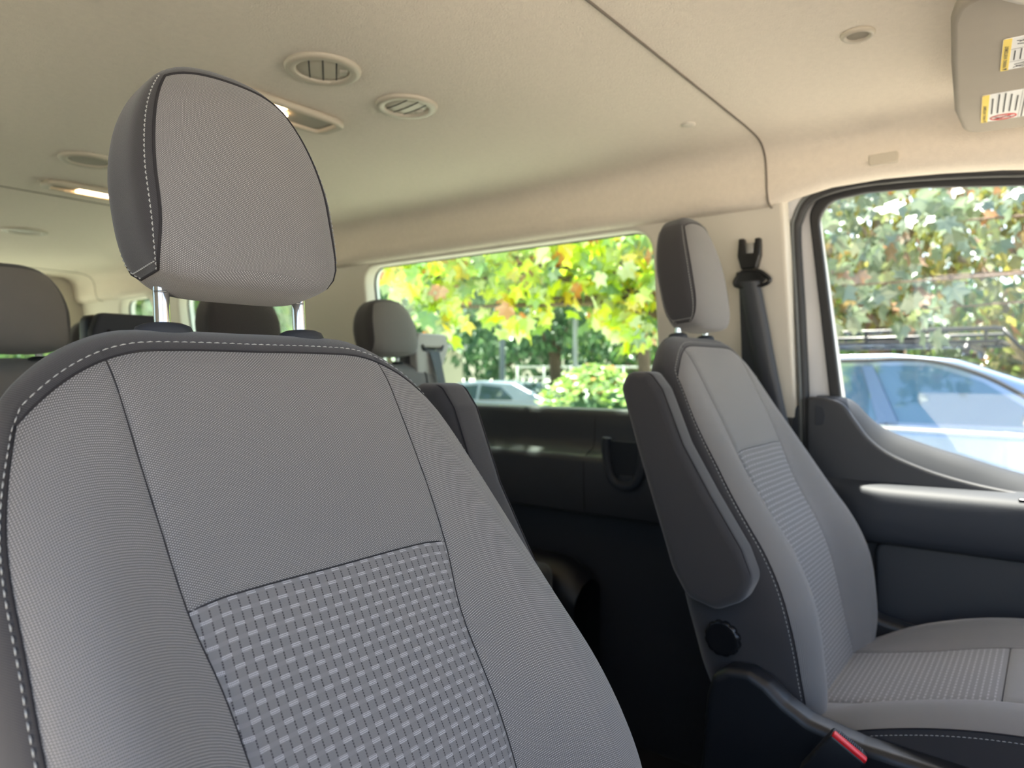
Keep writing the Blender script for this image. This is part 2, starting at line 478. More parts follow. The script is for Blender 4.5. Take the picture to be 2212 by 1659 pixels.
structure(MB().tube([(1.682, y + .020, z + .016) for y, z in seal if z > .12 and y > .0], .021, 10).build('trim_9', M['white_paint']))
structure(MB().box((-.06, -.66, .535), (1.735, Y1 + .05, .565)).build('roof', M['white_paint'], bevel=.01))
structure(MB().box((1.600, -.66, .468), (1.728, .62, .482)).build('trim_10', M['white_paint'], smooth=False))
# passenger door: white painted frame, panel, glass, gasket
door_hole = rpoly([(.345, -.30), (.436, .375), (.405, .400), (.33, .405), (.22, .398), (.05, .378), (-.25, .315), (-.50, .20), (-.50, -.30)], [.0, .05, .05, .05, 0, 0, .05, .05, 0], 6)
door_out = [(.470, -.95), (.470, -.10), (.492, .34), (.455, .425), (.38, .45), (.22, .445), (.05, .425), (-.30, .36), (-.60, .24), (-.62, -.95)]
d = structure(plate(door_out, [door_hole], .045, lambda a, b, c: (1.695 + c, a, b), .012, 3).build('door_1', M['white_paint'], auto=40))
LOC[d] = Vector((0, 0, 0))
g_in = rpoly([(.340, -.36), (.428, .345), (.403, .381), (.33, .388), (.22, .382), (.05, .359), (-.25, .290), (-.48, .18), (-.48, -.36)], [.0, .05, .04, .05, 0, 0, .05, .05, 0], 6)
g_out = rpoly([(.365, -.38), (.450, .365), (.415, .408), (.33, .413), (.22, .406), (.05, .386), (-.26, .325), (-.51, .21), (-.51, -.38)], [.0, .06, .05, .05, 0, 0, .05, .05, 0], 6)
plate(g_out, [g_in], .016, lambda a, b, c: (1.684 + c, a, b), .004).build('window_gasket', M['rubber'], d, auto=35)
plate(g_out, [], .004, lambda a, b, c: (1.702 + c, a, b)).build('window_glass', M['glass_clear'], d, smooth=False)

# the driver's door, swung open beside the camera (outside the frame; it shades the nearest seat)
def omap(a, b, c): return (-.04 - a * .93 - c * .36, -.50 - a * .36 + c * .93, b)
d2 = structure(plate([(0, -.95), (0, .20), (.45, .44), (1.0, .42), (1.05, -.95)], [rpoly([(.12, -.12), (.12, .16), (.47, .37), (.95, .35), (.98, -.12)], .04, 4)], .05, omap, .01).build('door_2', M['white_paint'], auto=40))
plate([(.02, -.9), (.02, -.14), (1.0, -.14), (1.0, -.9)], [], .06, lambda a, b, c: omap(a, b, c + .05), .01).build('door_panel', M['plastic_dark'], d2, auto=40)
plate([(.10, -.14), (.10, .17), (.47, .39), (.97, .37), (1.0, -.14)], [], .004, lambda a, b, c: omap(a, b, c + .02)).build('window_glass', M['glass_clear'], d2, smooth=False)
# door trim panel: upper sweep, armrest ledge, lower panel, map pocket
top_o = smooth_tab([(.427, -.0553), (.392, -.0550), (.366, -.059), (.345, -.071), (.315, -.103), (.281, -.127), (.212, -.152), (.147, -.171), (.047, -.199), (-.10, -.225), (-.35, -.25), (-.55, -.255)])
top_i = smooth_tab([(.418, -.060), (.385, -.062), (.360, -.074), (.338, -.104), (.310, -.142), (.270, -.172), (.204, -.199), (.141, -.216), (.085, -.226), (.03, -.232), (-.10, -.240), (-.35, -.258), (-.55, -.262)])
mb = MB(); rows = []
for (yo, zo), (yi, zi) in zip(top_o, top_i):
    rows.append([(1.696, yo, zo - .02), (1.692, yo, zo - .003), (1.684, yo, zo), (1.672, yo * .75 + yi * .25, zo * .78 + zi * .22 + .002), (1.655, yo * .4 + yi * .6, zo * .45 + zi * .55 + .002),
                 (1.643, yi, zi + .002), (1.637, yi + .001, zi - .006), (1.640, yi + .002, zi - .014)])
uvs = [[(p[1], p[2]) for p in r] for r in rows]
door_trim = mb.grid(rows, uvs)
door_trim.grid([[(1.696, .436, z), (1.634, .428, z)] for z in (-.065, -.20, -.30)])
dp = door_trim.build('door_panel', M['plastic_grey'], d, auto=60, recalc=True)
# rear shoulder of the panel (flat area with the blanking cap)
plate(rpoly([(.437, -.96), (.437, -.0565), (.400, -.0565)], [0, .008, 0], 5) + [(y, z + .001) for y, z in top_i[8:]] + [(-.55, -.30), (.28, -.30), (.28, -.96)], [], .04, lambda a, b, c: (1.630 + c, a, b), .007).build('door_panel_rear', M['plastic_dark'], d, auto=40)
plate(rpoly([(.4175, -.075), (.4175, -.119), (.401, -.117), (.397, -.098), (.401, -.079)], .004, 4), [], .003, lambda a, b, c: (1.6285 + c, a, b), .001).build('blanking_cap', M['plastic_grey'], d)
# armrest ledge running forward
pr = [(1.640, -.228), (1.628, -.231), (1.612, -.233), (1.596, -.237), (1.583, -.243), (1.574, -.254), (1.569, -.270), (1.568, -.300), (1.572, -.328), (1.582, -.345), (1.600, -.354), (1.640, -.356)]
rows = []
for i in range(25):
    y = .425 - i * .04
    k = min(1.0, max(0.0, (.425 - y) / .13)); k = k * k * (3 - 2 * k)
    rows.append([(1.632 + (x - 1.632) * (.12 + .88 * k), y, z) for x, z in pr])
MB().grid(rows).build('armrest', M['plastic_grey'], d, auto=60)
plate(rpoly([(.445, -.99), (.445, -.33), (-.6, -.33), (-.6, -.99)], [0, .01, 0, 0], 4),
      [], .035, lambda a, b, c: (1.632 + c, a, b), .006).build('door_lower_panel', M['plastic_dark'], d, auto=40)
plate(rpoly([(.292, -.60), (.296, -.350), (-.55, -.352), (-.55, -.60)], [.02, .03, .03, .02], 6), [], .022, lambda a, b, c: (1.616 + c, a, b), .008).build('map_pocket', M['plastic_dark'], d, auto=40)
MB().tube([(1.6155, .305, -.60), (1.6165, .311, -.36), (1.6165, .298, -.339), (1.6165, -.55, -.341)], .004, 8).build('pocket_rim', M['plastic_grey'], d)
for i, (pts, nm) in enumerate(((rpoly([(.06, -.2405), (.06, -.2455), (-.3, -.26), (-.3, -.24)], .001, 2), 'switch_plate'),)):
    MB().box((1.588, -.25, -.241), (1.618, .052, -.2345)).build(nm, M['gloss_black'], d, bevel=.002)

# U-shaped grip pocket in the wall trim
cup = thing('grab_pocket', 'black U-shaped grip pocket set in the right wall trim behind the passenger seat', 'handle', (1.60, .86, -.23))
u_out = [(.909, -.170), (.912, -.20), (.905, -.24), (.893, -.275), (.868, -.290), (.840, -.288), (.822, -.270), (.812, -.24), (.806, -.20), (.806, -.172)]
MB().tube([(1.575, y, z) for y, z in smooth_tab(u_out)], .012, 12).build('rim', M['plastic_grey'], cup)
plate(rpoly([(.903, -.178), (.893, -.262), (.866, -.282), (.842, -.280), (.822, -.25), (.812, -.178)], .008, 4), [], .003, lambda a, b, c: (1.5765 + c, a, b)).build('recess', M['plastic_black'], cup, smooth=False)
MB().box((1.5745, .836, -.286), (1.584, .875, -.262)).build('lip', M['plastic_grey'], cup, bevel=.004)

# dark box with a rounded lid low by the right wall
bx = thing('wheel_arch_cover', 'black rounded wheel arch cover low behind the two front seats', 'cover', (1.56, 1.25, -1.0))
rows = []
for i in range(17):
    y = .98 + i * .03
    e = min(1, (i + .3) / 4, (16.3 - i) / 4); e = sqrt(max(0, 1 - (1 - e) ** 2))
    rows.append([(1.66, y, -.99), (1.66, y, -.55 - .06 * (1 - e)), (1.64, y, -.515 - .08 * (1 - e)), (1.61, y, -.500 - .09 * (1 - e)), (1.57, y, -.505 - .10 * (1 - e)), (1.54, y, -.53 - .10 * (1 - e)), (1.53, y, -.58 - .06 * (1 - e)), (1.53, y, -.99)])
MB().grid(rows).build('cover_shell', M['plastic_black'], bx)

# ================================================================= seats
ZT = .033
def make_front_seat(cx, inb, dz, rec, label, hr, lw=0.0, ady=0.0):
    """cx centre, inb = +1/-1 inboard side in X, dz lifts the top, rec extra recline (m of Y at the top), hr = headrest params"""
    root = thing('bucket_seat', label, 'seat', (cx, .40, -1.0), 'front seats')
    yf_t = smooth_tab([(-.60, .285), (-.53, .295), (-.45, .312), (-.35, .333), (-.28, .360), (-.215, .400), (-.15, .437), (-.07, .483), (.01, .530), (.045, .552), (.08, .575)])
    yb_t = smooth_tab([(-.60, .440), (-.53, .450), (-.467, .463), (-.33, .497), (-.19, .540), (-.07, .570), (.0, .585), (.045, .600), (.08, .61)])
    W_t = smooth_tab([(-.60, .195), (-.53, .222), (-.46, .247), (-.40, .255), (-.33, .262), (-.25, .256), (-.15, .244), (-.08, .232), (-.02, .226), (.045, .222)])
    a_t = smooth_tab([(-.60, .125), (-.53, .120), (-.42, .112), (-.32, .106), (-.215, .108), (-.15, .119), (-.07, .124), (.045, .127)])
    B_t = smooth_tab([(-.60, .015), (-.53, .028), (-.45, .044), (-.33, .050), (-.2, .038), (-.1, .018), (-.02, .002), (.045, .0)])
    V_t = smooth_tab([(0, .0), (.07, .0), (.11, -.003), (.145, -.017), (.175, -.040), (.200, -.070), (.225, -.10)])
    zb = -.57
    zi = -.150                      # level of the seam above the woven insert
    def warp(z):                    # passenger/driver height and recline adjustments grow towards the top
        k = max(0.0, min(1.0, (z + .25) / .29))
        return dz * k, rec * k
    r0 = [0, .10, .22, .34, .46, .58, .70, .80, .88, .94, .975, 1.0]
    cols = []                       # (region, fraction) from centre to edge
    for f in r0: cols.append((0, f))
    for f in [.03, .07, .14, .24, .36, .48, .60, .72, .82, .90, .96, 1.0]: cols.append((1, f))
    for f in [.12, .3, .5, .68, .82, .92, .97, 1.0]: cols.append((2, f))
    SB = .935
    def Wf(z0, sg): return interp(W_t, z0) * (1 - .17 * max(0, (z0 + .10) / (ZT + .10)) ** 3.2) * (1 - lw * min(1.3, max(0, -z0 / .25)) * (1 if sg < 0 else 0))
    def u_of(c, z0, sg=1):
        W = Wf(z0, sg); a = interp(a_t, z0)
        if c[0] == 0: return c[1] * a
        if c[0] == 1: return a + c[1] * (SB * W - a)
        return W * (SB + (1 - SB) * c[1])
    tz = (zi - zb) / (ZT - zb)
    ts = .972
    T = sorted(set([i / 44 * tz for i in range(44)] + [tz - .006, tz - .002, tz, tz + .002, tz + .006] + [tz + (ts - tz) * i / 20 for i in range(1, 20)] +
                   [ts - .006, ts - .002, ts, ts + .003, .979, .984, .989, .993, .996, .9985, 1.0]))
    def pt(c, sg, t, back=False):
        z0 = zb + t * (ZT - zb); u = u_of(c, z0, sg); W = Wf(z0, sg); a = interp(a_t, z0); s = min(1.0, u / W)
        ztop = ZT + interp(V_t, u); z = zb + t * (ztop - zb)
        E = (1 - s ** 9) ** (1 / 3.2); tt = max(0, (t - .925) / .075); E2 = (1 - tt ** 2.4) ** (1 / 2.4)
        yf, yb = interp(yf_t, z), interp(yb_t, z); ym = yf + .50 * (yb - yf)
        q = (u - a) / (W - a) if u > a else 0
        B = interp(B_t, z0) * (3 * min(1, q / .62) ** 2 - 2 * min(1, q / .62) ** 3)
        g = .0028 * exp(-((u - a) / .0035) ** 2) if t < ts + .01 else 0
        if u < a + .002: g = max(g, .0022 * exp(-((z - zi) / .003) ** 2))
        g = max(g, .003 * exp(-((s - SB) * W / .0035) ** 2) if t < ts + .01 else 0, .0025 * exp(-((t - ts) / .006) ** 2) if s < SB else 0)
        crown = .010 * (1 - (u / W) ** 2) if z0 > -.1 else .010 * (1 - (u / W) ** 2) * max(0, 1 + (z0 + .1) / .1)
        if not back: y = ym - (ym - yf + B) * E * E2 - crown * E * E2 * .6 + g
        else: y = ym + (yb - ym) * E * E2
        k1, k2 = warp(z)
        return (cx + sg * u, y + k2, z + k1)
    full_cols = [(c, -1) for c in cols[::-1]] + [(c, 1) for c in cols[1:]]
    n = len(full_cols); ic = len(cols) - 1
    def uvp(c, sg, t):
        z0 = zb + t * (ZT - zb); return (sg * u_of(c, z0), t * .70)
    rows = [[pt(c, sg, t) for c, sg in full_cols] for t in T]
    uvs = [[uvp(c, sg, t) for c, sg in full_cols] for t in T]
    isf = lambda i, j: abs((j + .5) - ic) < 23 and T[i] < ts - 1e-6            # light facing
    isi = lambda i, j: abs((j + .5) - ic) < 11 and T[i] < tz - 1e-6
    MB().grid(rows, uvs, skip=lambda i, j: not isf(i, j) or isi(i, j)).build('backrest_facing', M['light_fabric'], root, recalc=False)
    MB().grid(rows, uvs, skip=lambda i, j: not isi(i, j)).build('woven_insert', M['basket'], root, recalc=False)
    shell = MB().grid(rows, uvs, skip=lambda i, j: isf(i, j))
    brows = [[pt(c, sg, t, True) for c, sg in full_cols] for t in T]
    buv = [[(p[1] * 1.0 + q[0] * .9, q[1]) for p, q in zip(r, u)] for r, u in zip(brows, uvs)]
    shell.grid([r[::-1] for r in brows], [r[::-1] for r in buv])
    sh = shell.build('backrest_shell', M['dark_fabric'], root, recalc=False)
    def surf(u_s, sg, t, lift):
        """point on the front near the outer edge for s=u_s"""
        z0 = zb + t * (ZT - zb); W = interp(W_t, z0)
        return pt((2, (u_s - SB) / (1 - SB)), sg, t) if u_s >= SB else pt((1, .5), sg, t)
    # seams
    sm = MB()
    for sg in (-1, 1):
        sm.tube([Vector(pt((0, 1.0), sg, t)) + Vector((0, -.0003, 0)) for t in [i / 60 * ts for i in range(61)]], .0005, 6)
        sm.tube([Vector(pt((1, 1.0), sg, t)) + Vector((sg * .0003, -.0004, 0)) for t in [i / 60 * ts for i in range(61)]], .0011, 6)
    sm.tube([Vector(pt((0, f), sg, tz)) + Vector((0, -.0003, .0002)) for sg, f in [(-1, 1 - i / 10) for i in range(10)] + [(1, i / 10) for i in range(11)]], .0006, 6)
    sm.tube([Vector(pt(c, sg, ts)) + Vector((0, -.0003, .0003)) for c, sg in full_cols if c[0] < 2], .0009, 6)
    sm.build('seam', M['seam'], root)
    # pale stitches parallel to the facing edge
    st = MB()
    path = []
    for i in range(160): path.append(pt((2, .22), -1, .02 + (.978 - .02) * i / 160))
    tcs = [c for c in full_cols if c[0][0] < 2]
    for c, sg in tcs: path.append(pt(c, sg, .983))
    for i in range(160): path.append(pt((2, .22), 1, .978 - (.978 - .02) * i / 160))
    path = [Vector(p) for p in path]; acc = 0; L = .0046; gap = .0021; cur = [path[0]]; on = True; rem = L
    for a, b in zip(path, path[1:]):
        seg = (b - a).length; pos = 0; dirv = (b - a) / max(seg, 1e-9)
        while seg - pos > rem:
            pos += rem; q = a + dirv * pos
            if on:
                cur.append(q); o_ = Vector((0, -.0007, .0003))
                st.tube([cur[0] + o_ * .2, (cur[0] + q) / 2 + o_, q + o_ * .2], [.00025, .00055, .00025], 5)
            on = not on; cur = [q]; rem = L if on else gap
        rem -= seg - pos
    st.build('stitching', M['stitch'], root)
    # headrest
    hx, hy, hz, tilt, hw, hh, hd = hr
    make_headrest(root, cx, hy, hz, tilt, hw, hh, hd, True)
    # posts and guides
    k1, k2 = dz, rec
    ax = Vector((0, sin(tilt), cos(tilt)))
    for sg in (-1, 1):
        base = Vector((cx + sg * .0655, .5745 + k2, ZT - .0065 + k1))
        topp = Vector((cx + sg * .0655, hy, hz)) + ax * (hh * .25 - hh / 2)
        p = MB().tube([base - ax * .02, base, topp, topp + ax * .06], .0062, 16).build('headrest_post', M['chrome'], root)
        for q in (.45, .72):
            nt_ = MB()
            c_ = base.lerp(topp, q)
            nt_.tube([c_ + Vector((-.0063, -.0015, 0)), c_ + Vector((-.0030, -.0056, 0)), c_ + Vector((.0012, -.0063, 0))], .0008, 5)
            nt_.build('notch', M['grey_metal'], p)
        g = MB()
        g.lathe([(.0005, -.004), (.021, -.004), (.0235, .0), (.0235, .003), (.0215, .0072), (.016, .0095), (.0085, .0105), (.0005, .0105)], base + Vector((0, -.002, .002)), (0, sin(tilt * .7), cos(tilt * .7)), 28, sx=1.0, sy=.72)
        g.build('post_guide', M['plastic_grey'], root)
    # folded-up armrest on the inboard side
    arm_o = rpoly([(.572, -.020), (.560, .006), (.520, .006), (.499, -.020), (.463, -.107), (.418, -.182), (.369, -.258), (.352, -.300), (.368, -.335), (.408, -.356), (.455, -.345), (.480, -.305), (.542, -.119)],
                  [.02, .018, .018, .02, 0, 0, .02, .03, .03, .03, .03, .03, 0], 5)
    ar = plate(arm_o, [], .054, lambda a, b, c: (cx + inb * (.243 + c), a + rec * 1.3 + ady, b + dz * .4 - .020), .014, 5).build('armrest', M['dark_fabric'], root, auto=60)
    sp = MB()
    for c_ in (.0395, .0145) if False else (.0125, .0415):
        sp.tube([(cx + inb * (.243 + .054 * (1 if c_ > .03 else 0) - (.0075 if c_ > .03 else -.0075)), a + rec * 1.3 + ady, b + dz * .4 - .020) for a, b in [( (p[0] - .46) * .975 + .46, (p[1] + .17) * .985 - .17) for p in arm_o]], .0009, 6, closed=True)
    sp.build('armrest_piping', M['seam'], root)
    MB().lathe([(.001, 0), (.022, 0), (.022, .02), (.001, .02)], (cx + inb * .225, .415 + rec, -.30), (inb, 0, 0), 20).build('armrest_pivot', M['plastic_black'], root)
    # recliner knob
    kb = MB(); c0 = Vector((cx + inb * .236, .404, -.413)); nn = 72
    ringf = lambda r, amp: [(r * (1 + amp * (.5 + .5 * cos(12 * 2 * pi * k / nn)) ** 3), 2 * pi * k / nn) for k in range(nn)]
    rows = []
    for h, r, amp in ((0, .020, 0), (.001, .034, 0), (.008, .0345, 0), (.0085, .028, .0), (.009, .0285, -.06), (.026, .0285, -.09), (.030, .0268, -.06), (.0315, .0245, 0), (.0315, .021, 0), (.0305, .0005, 0)):
        rows.append([(c0.x + inb * h, c0.y + rr * cos(an), c0.z + rr * sin(an)) for rr, an in ringf(r, amp)])
    kb.grid(rows, wrap=True).build('recliner_knob', M['gloss_black'], root, auto=50)
    # hinge cover, seat base, cushion
    hinge = rpoly([(.52, -.99), (.425, -.60), (.417, -.495), (.408, -.462), (.385, -.444), (.352, -.440), (.325, -.452), (.300, -.472), (.268, -.488), (.20, -.500), (.02, -.505), (-.18, -.51), (-.20, -.62), (-.16, -.99)],
                  [0, .02, .02, .02, .02, .02, .02, .02, .02, .01, .01, .03, .03, 0], 5)
    for sgx, x0 in ((inb, .262), (-inb, .225)):
        plate(hinge, [], .045, lambda a, b, c, sgx=sgx, x0=x0: (cx + sgx * (x0 + c - .010), a, b - .0), .012, 4).build('hinge_cover', M['plastic_black'], root, auto=50)
    MB().box((cx - .21, -.16, -.995), (cx + .21, .44, -.62)).build('seat_base', M['plastic_black'], root, bevel=.02)
    make_cushion(root, cx, inb)
    return root

def make_headrest(root, cx, hy, hz, tilt, hw, hh, hd, detail, mats=None):
    """superquadric cushion: facing (front, bottom, back) and dark side/top gusset"""
    fm, dm = mats or (M['light_fabric'], M['dark_fabric'])
    n = 20 if detail else 10
    A = Vector((0, sin(tilt), cos(tilt))); Fw = Vector((0, -cos(tilt), sin(tilt))); C = Vector((cx, hy, hz))
    def P(u, v, w):
        w2 = w * (1 - .55 * (max(0, -v) ** 5) * abs(u) ** 3)
        k = (abs(u) ** 4.6 + abs(v) ** 4.6 + abs(w2) ** 5.5) ** (1 / 4.9)
        u_, v_, w_ = u / k, v / k, w2 / k
        wid = 1.0 - .26 * max(0, v_ + .15) ** 1.8 - .02 * max(0, -v_) ** 3                # narrower at top and bottom
        dep = (1.0 - .30 * max(0, v_) ** 1.6 - .05 * max(0, -v_))
        bow = .12 * hd * (1 - u_ * u_)                                         # gently bowed front
        x = u_ * hw / 2 * wid; z = v_ * hh / 2; y = w_ * hd / 2 * dep + (bow if w_ > 0 else 0) * w_ - .10 * hd * v_ * 1.0
        z += .03 * hh * (1 - u_ * u_) * max(0, v_)
        return C + Vector((x, 0, 0)) + A * z + Fw * y
    lin = [-1 + 2 * i / n for i in range(n + 1)]
    def face(fn, f2):
        rows = [[P(*fn(a, b)) for a in lin] for b in lin]
        uvs = [[f2(a, b) for a in lin] for b in lin]
        return rows, uvs
    fac = MB(); gus = MB()
    fac.grid(*face(lambda a, b: (a, b, 1), lambda a, b: (a * hw / 2, b * hh / 2)))
    fac.grid(*face(lambda a, b: (a, -1, b), lambda a, b: (a * hw / 2, b * hd / 2 - hh)))
    fac.grid(*face(lambda a, b: (-a, b, -1), lambda a, b: (a * hw / 2 + 1, b * hh / 2)))
    gus.grid(*face(lambda a, b: (1, b, -a), lambda a, b: (a * hd / 2, b * hh / 2)))
    gus.grid(*face(lambda a, b: (-1, b, a), lambda a, b: (a * hd / 2, b * hh / 2)))
    gus.grid(*face(lambda a, b: (a, 1, -b), lambda a, b: (a * hw / 2, b * hd / 2)))
    f = fac.build('headrest', fm, root, recalc=False, weld=True)
    g = gus.build('headrest_side', dm, f, recalc=False, weld=True)
    if detail:
        sm = MB()
        for wsg in (1, -1):
            loop = [(-1, b, wsg) for b in lin] + [(a, 1, wsg) for a in lin[1:]] + [(1, -b, wsg) for b in lin[1:]]
            sm.tube([P(*q) for q in loop], .0012, 6)
        for usg in (-1, 1):
            st = MB()
            sm.tube([P(usg, -1, b) for b in lin], .0011, 6)
            for wv in (.86, -.86):
                path = [P(usg, -1 + 1.98 * i / 120, wv) for i in range(121)]
                q = 0
                acc = 0
                for i in range(0, 120, 3):
                    a_, b_ = path[i], path[i + 2] if i + 2 < 121 else path[i + 1]
                    off = Vector((usg * .0006, 0, 0))
                    st.tube([a_ , (a_ + b_) / 2 + off, b_], [.0003, .0006, .0003], 5)
            path = [P(usg, -.90, -.86 + 1.72 * i / 40) for i in range(41)]
            for i in range(0, 39, 3):
                off = Vector((usg * .0006, 0, 0)); a_, b_ = path[i], path[i + 2]
                st.tube([a_, (a_ + b_) / 2 + off, b_], [.0003, .0006, .0003], 5)
            st.build('headrest_stitching', M['stitch'], f)
        sm.build('headrest_seam', M['seam'], f)
    return f

def make_cushion(root, cx, inb):
    zt = smooth_tab([(-.30, -.475), (-.22, -.440), (-.10, -.440), (.055, -.463), (.18, -.500), (.297, -.530), (.37, -.54), (.40, -.56)])   # y -> z of the centre
    Wc = smooth_tab([(-.30, .235), (-.1, .255), (.1, .262), (.25, .250), (.40, .215)])
    Bc = smooth_tab([(-.30, .010), (-.1, .022), (.05, .030), (.15, .034), (.22, .026), (.30, .004), (.40, .0)])
    a = .125; ya, yb = .055, .297
    ys = sorted(set([-.30 + .70 * i / 50 for i in range(51)] + [ya - .003, ya, ya + .003, yb - .003, yb, yb + .003]))
    fr = [0, .2, .4, .6, .8, .94, .975, 1.0]
    cols = [(0, f) for f in fr] + [(1, f) for f in (.05, .12, .25, .4, .55, .7, .82, .92, .97, 1.0)] + [(2, f) for f in (.15, .4, .7, 1.0)]
    def pt(c, sg, y):
        W = interp(Wc, y)
        if c[0] == 0: u = a * c[1]
        elif c[0] == 1: u = a + c[1] * (.965 * W - a)
        else: u = W * (.965 + .035 * min(1, c[1] * 1.6))
        s = u / W; q = (u - a) / (W - a) if u > a else 0
        q2 = min(1, q / .6); B = interp(Bc, y) * (3 * q2 ** 2 - 2 * q2 ** 3)
        z = interp(zt, y) + B - .028 * max(0, (s - .62) / .38) ** 2.2
        fe = max(0, (-.20 - y) / .10); z -= .05 * fe ** 2.5
        g = .003 * exp(-((u - a) / .004) ** 2)
        if u <= a + .001: g = max(g, .003 * exp(-((y - ya) / .004) ** 2), .003 * exp(-((y - yb) / .004) ** 2))
        z -= g
        if c[0] == 2: z = z - .090 * c[1] ** 1.1
        return (cx + sg * u, y, z)
    fc = [(c, -1) for c in cols[::-1]] + [(c, 1) for c in cols[1:]]; ic = len(cols) - 1
    rows = [[pt(c, sg, y) for c, sg in fc] for y in ys]
    uvs = [[(sg * (u_[0] * .125 + u_[1] * .14 if u_[0] < 2 else .265 + u_[1] * .09), y) for u_, sg in fc] for y in ys]
    isl = lambda i, j: abs(j + .5 - ic) < 17
    isi = lambda i, j: abs(j + .5 - ic) < 7 and ya - 1e-6 <= ys[i] < yb - 1e-6
    MB().grid(rows, uvs, skip=lambda i, j: not isl(i, j) or isi(i, j)).build('cushion_facing', M['light_fabric'], root, recalc=True)
    MB().grid(rows, uvs, skip=lambda i, j: not isi(i, j)).build('cushion_insert', M['basket'], root, recalc=True)
    side = MB().grid(rows, uvs, skip=lambda i, j: isl(i, j))
    fr_ = [pt(c, sg, ys[0]) for c, sg in fc]
    side.grid([fr_, [(x, y + .005, min(z, -.56) - .03) for x, y, z in fr_]])
    side.build('cushion_shell', M['dark_fabric'], root, recalc=True)
    sm = MB()
    yy = [-.28 + .66 * i / 60 for i in range(61)]
    for sg in (-1, 1):
        sm.tube([Vector(pt((0, 1), sg, y)) + Vector((0, 0, .0004)) for y in yy], .0008, 6)
        sm.tube([Vector(pt((1, 1), sg, y)) + Vector((0, 0, .0004)) for y in yy], .0011, 6)
        p = [Vector(pt((2, .10), sg, -.28 + .66 * i / 330)) for i in range(331)]
        st = MB()
        for i in range(0, 328, 3): st.tube([p[i], (p[i] + p[i + 2]) / 2 + Vector((sg * .0006, 0, .0005)), p[i + 2]], [.0003, .0006, .0003], 5)
        st.build('cushion_stitching', M['stitch'], root)
    for y in (ya, yb): sm.tube([Vector(pt((0, abs(f)), -1 if f < 0 else 1, y)) + Vector((0, 0, .0004)) for f in [-1 + i / 8 for i in range(17)]], .0008, 6)
    sm.build('cushion_seam', M['seam'], root)

# (x, y, z, tilt, width, height, depth)
driver = make_front_seat(.345, 1, .0, .0, 'grey and charcoal fabric front seat nearest, with its tall headrest raised on chrome posts', (.345, .590, .160, radians(11), .186, .200, .076), lw=.13, ady=.045)
passenger = make_front_seat(1.317, -1, .034, -.004, 'front seat beside the door window, turned side-on with a black recliner knob', (1.317, .570, .184, radians(7), .190, .218, .076))

# seat belt buckle beside the passenger cushion
bk = thing('seat_belt_buckle', 'black seat belt buckle with a red release button beside the passenger cushion', 'buckle', (.955, .22, -.53))
A = Vector((-.0, -.55, .83)).normalized(); Rr = Vector((.10, -.80, -.55)).normalized(); Rr = (Rr - A * Rr.dot(A)).normalized(); Nn = A.cross(Rr)
def bkp(a, b, c): return Vector((.955, .200, -.470)) + Rr * a + Nn * b + A * c
def obox(mb, lo, hi, f=bkp):
    v = [(x, y, z) for z in (lo[2], hi[2]) for x, y in ((lo[0], lo[1]), (hi[0], lo[1]), (hi[0], hi[1]), (lo[0], hi[1]))]
    return mb.add([f(*p) for p in v], [(0, 3, 2, 1), (4, 5, 6, 7), (0, 1, 5, 4), (1, 2, 6, 5), (2, 3, 7, 6), (3, 0, 4, 7)])
obox(MB(), (-.024, -.012, -.075), (.024, .012, 0)).build('housing', M['plastic_black'], bk, bevel=.004)
obox(MB(), (-.0225, -.011, -.003), (.0225, -.001, .003)).build('release_button', M['red'], bk, bevel=.0015)
sl = MB(); obox(sl, (-.016, .001, -.002), (.016, .0095, .0012)); sl.build('slot', M['gloss_black'], bk, smooth=False)
rb = MB()
for k in range(12): obox(rb, (-.0145 + k * .0025, .002, .001), (-.0133 + k * .0025, .008, .0024))
rb.build('ribs', M['plastic_grey'], bk, smooth=False)
obox(MB(), (-.012, -.003, -.16), (.012, .003, -.07)).build('stalk', M['plastic_black'], bk, bevel=.002)

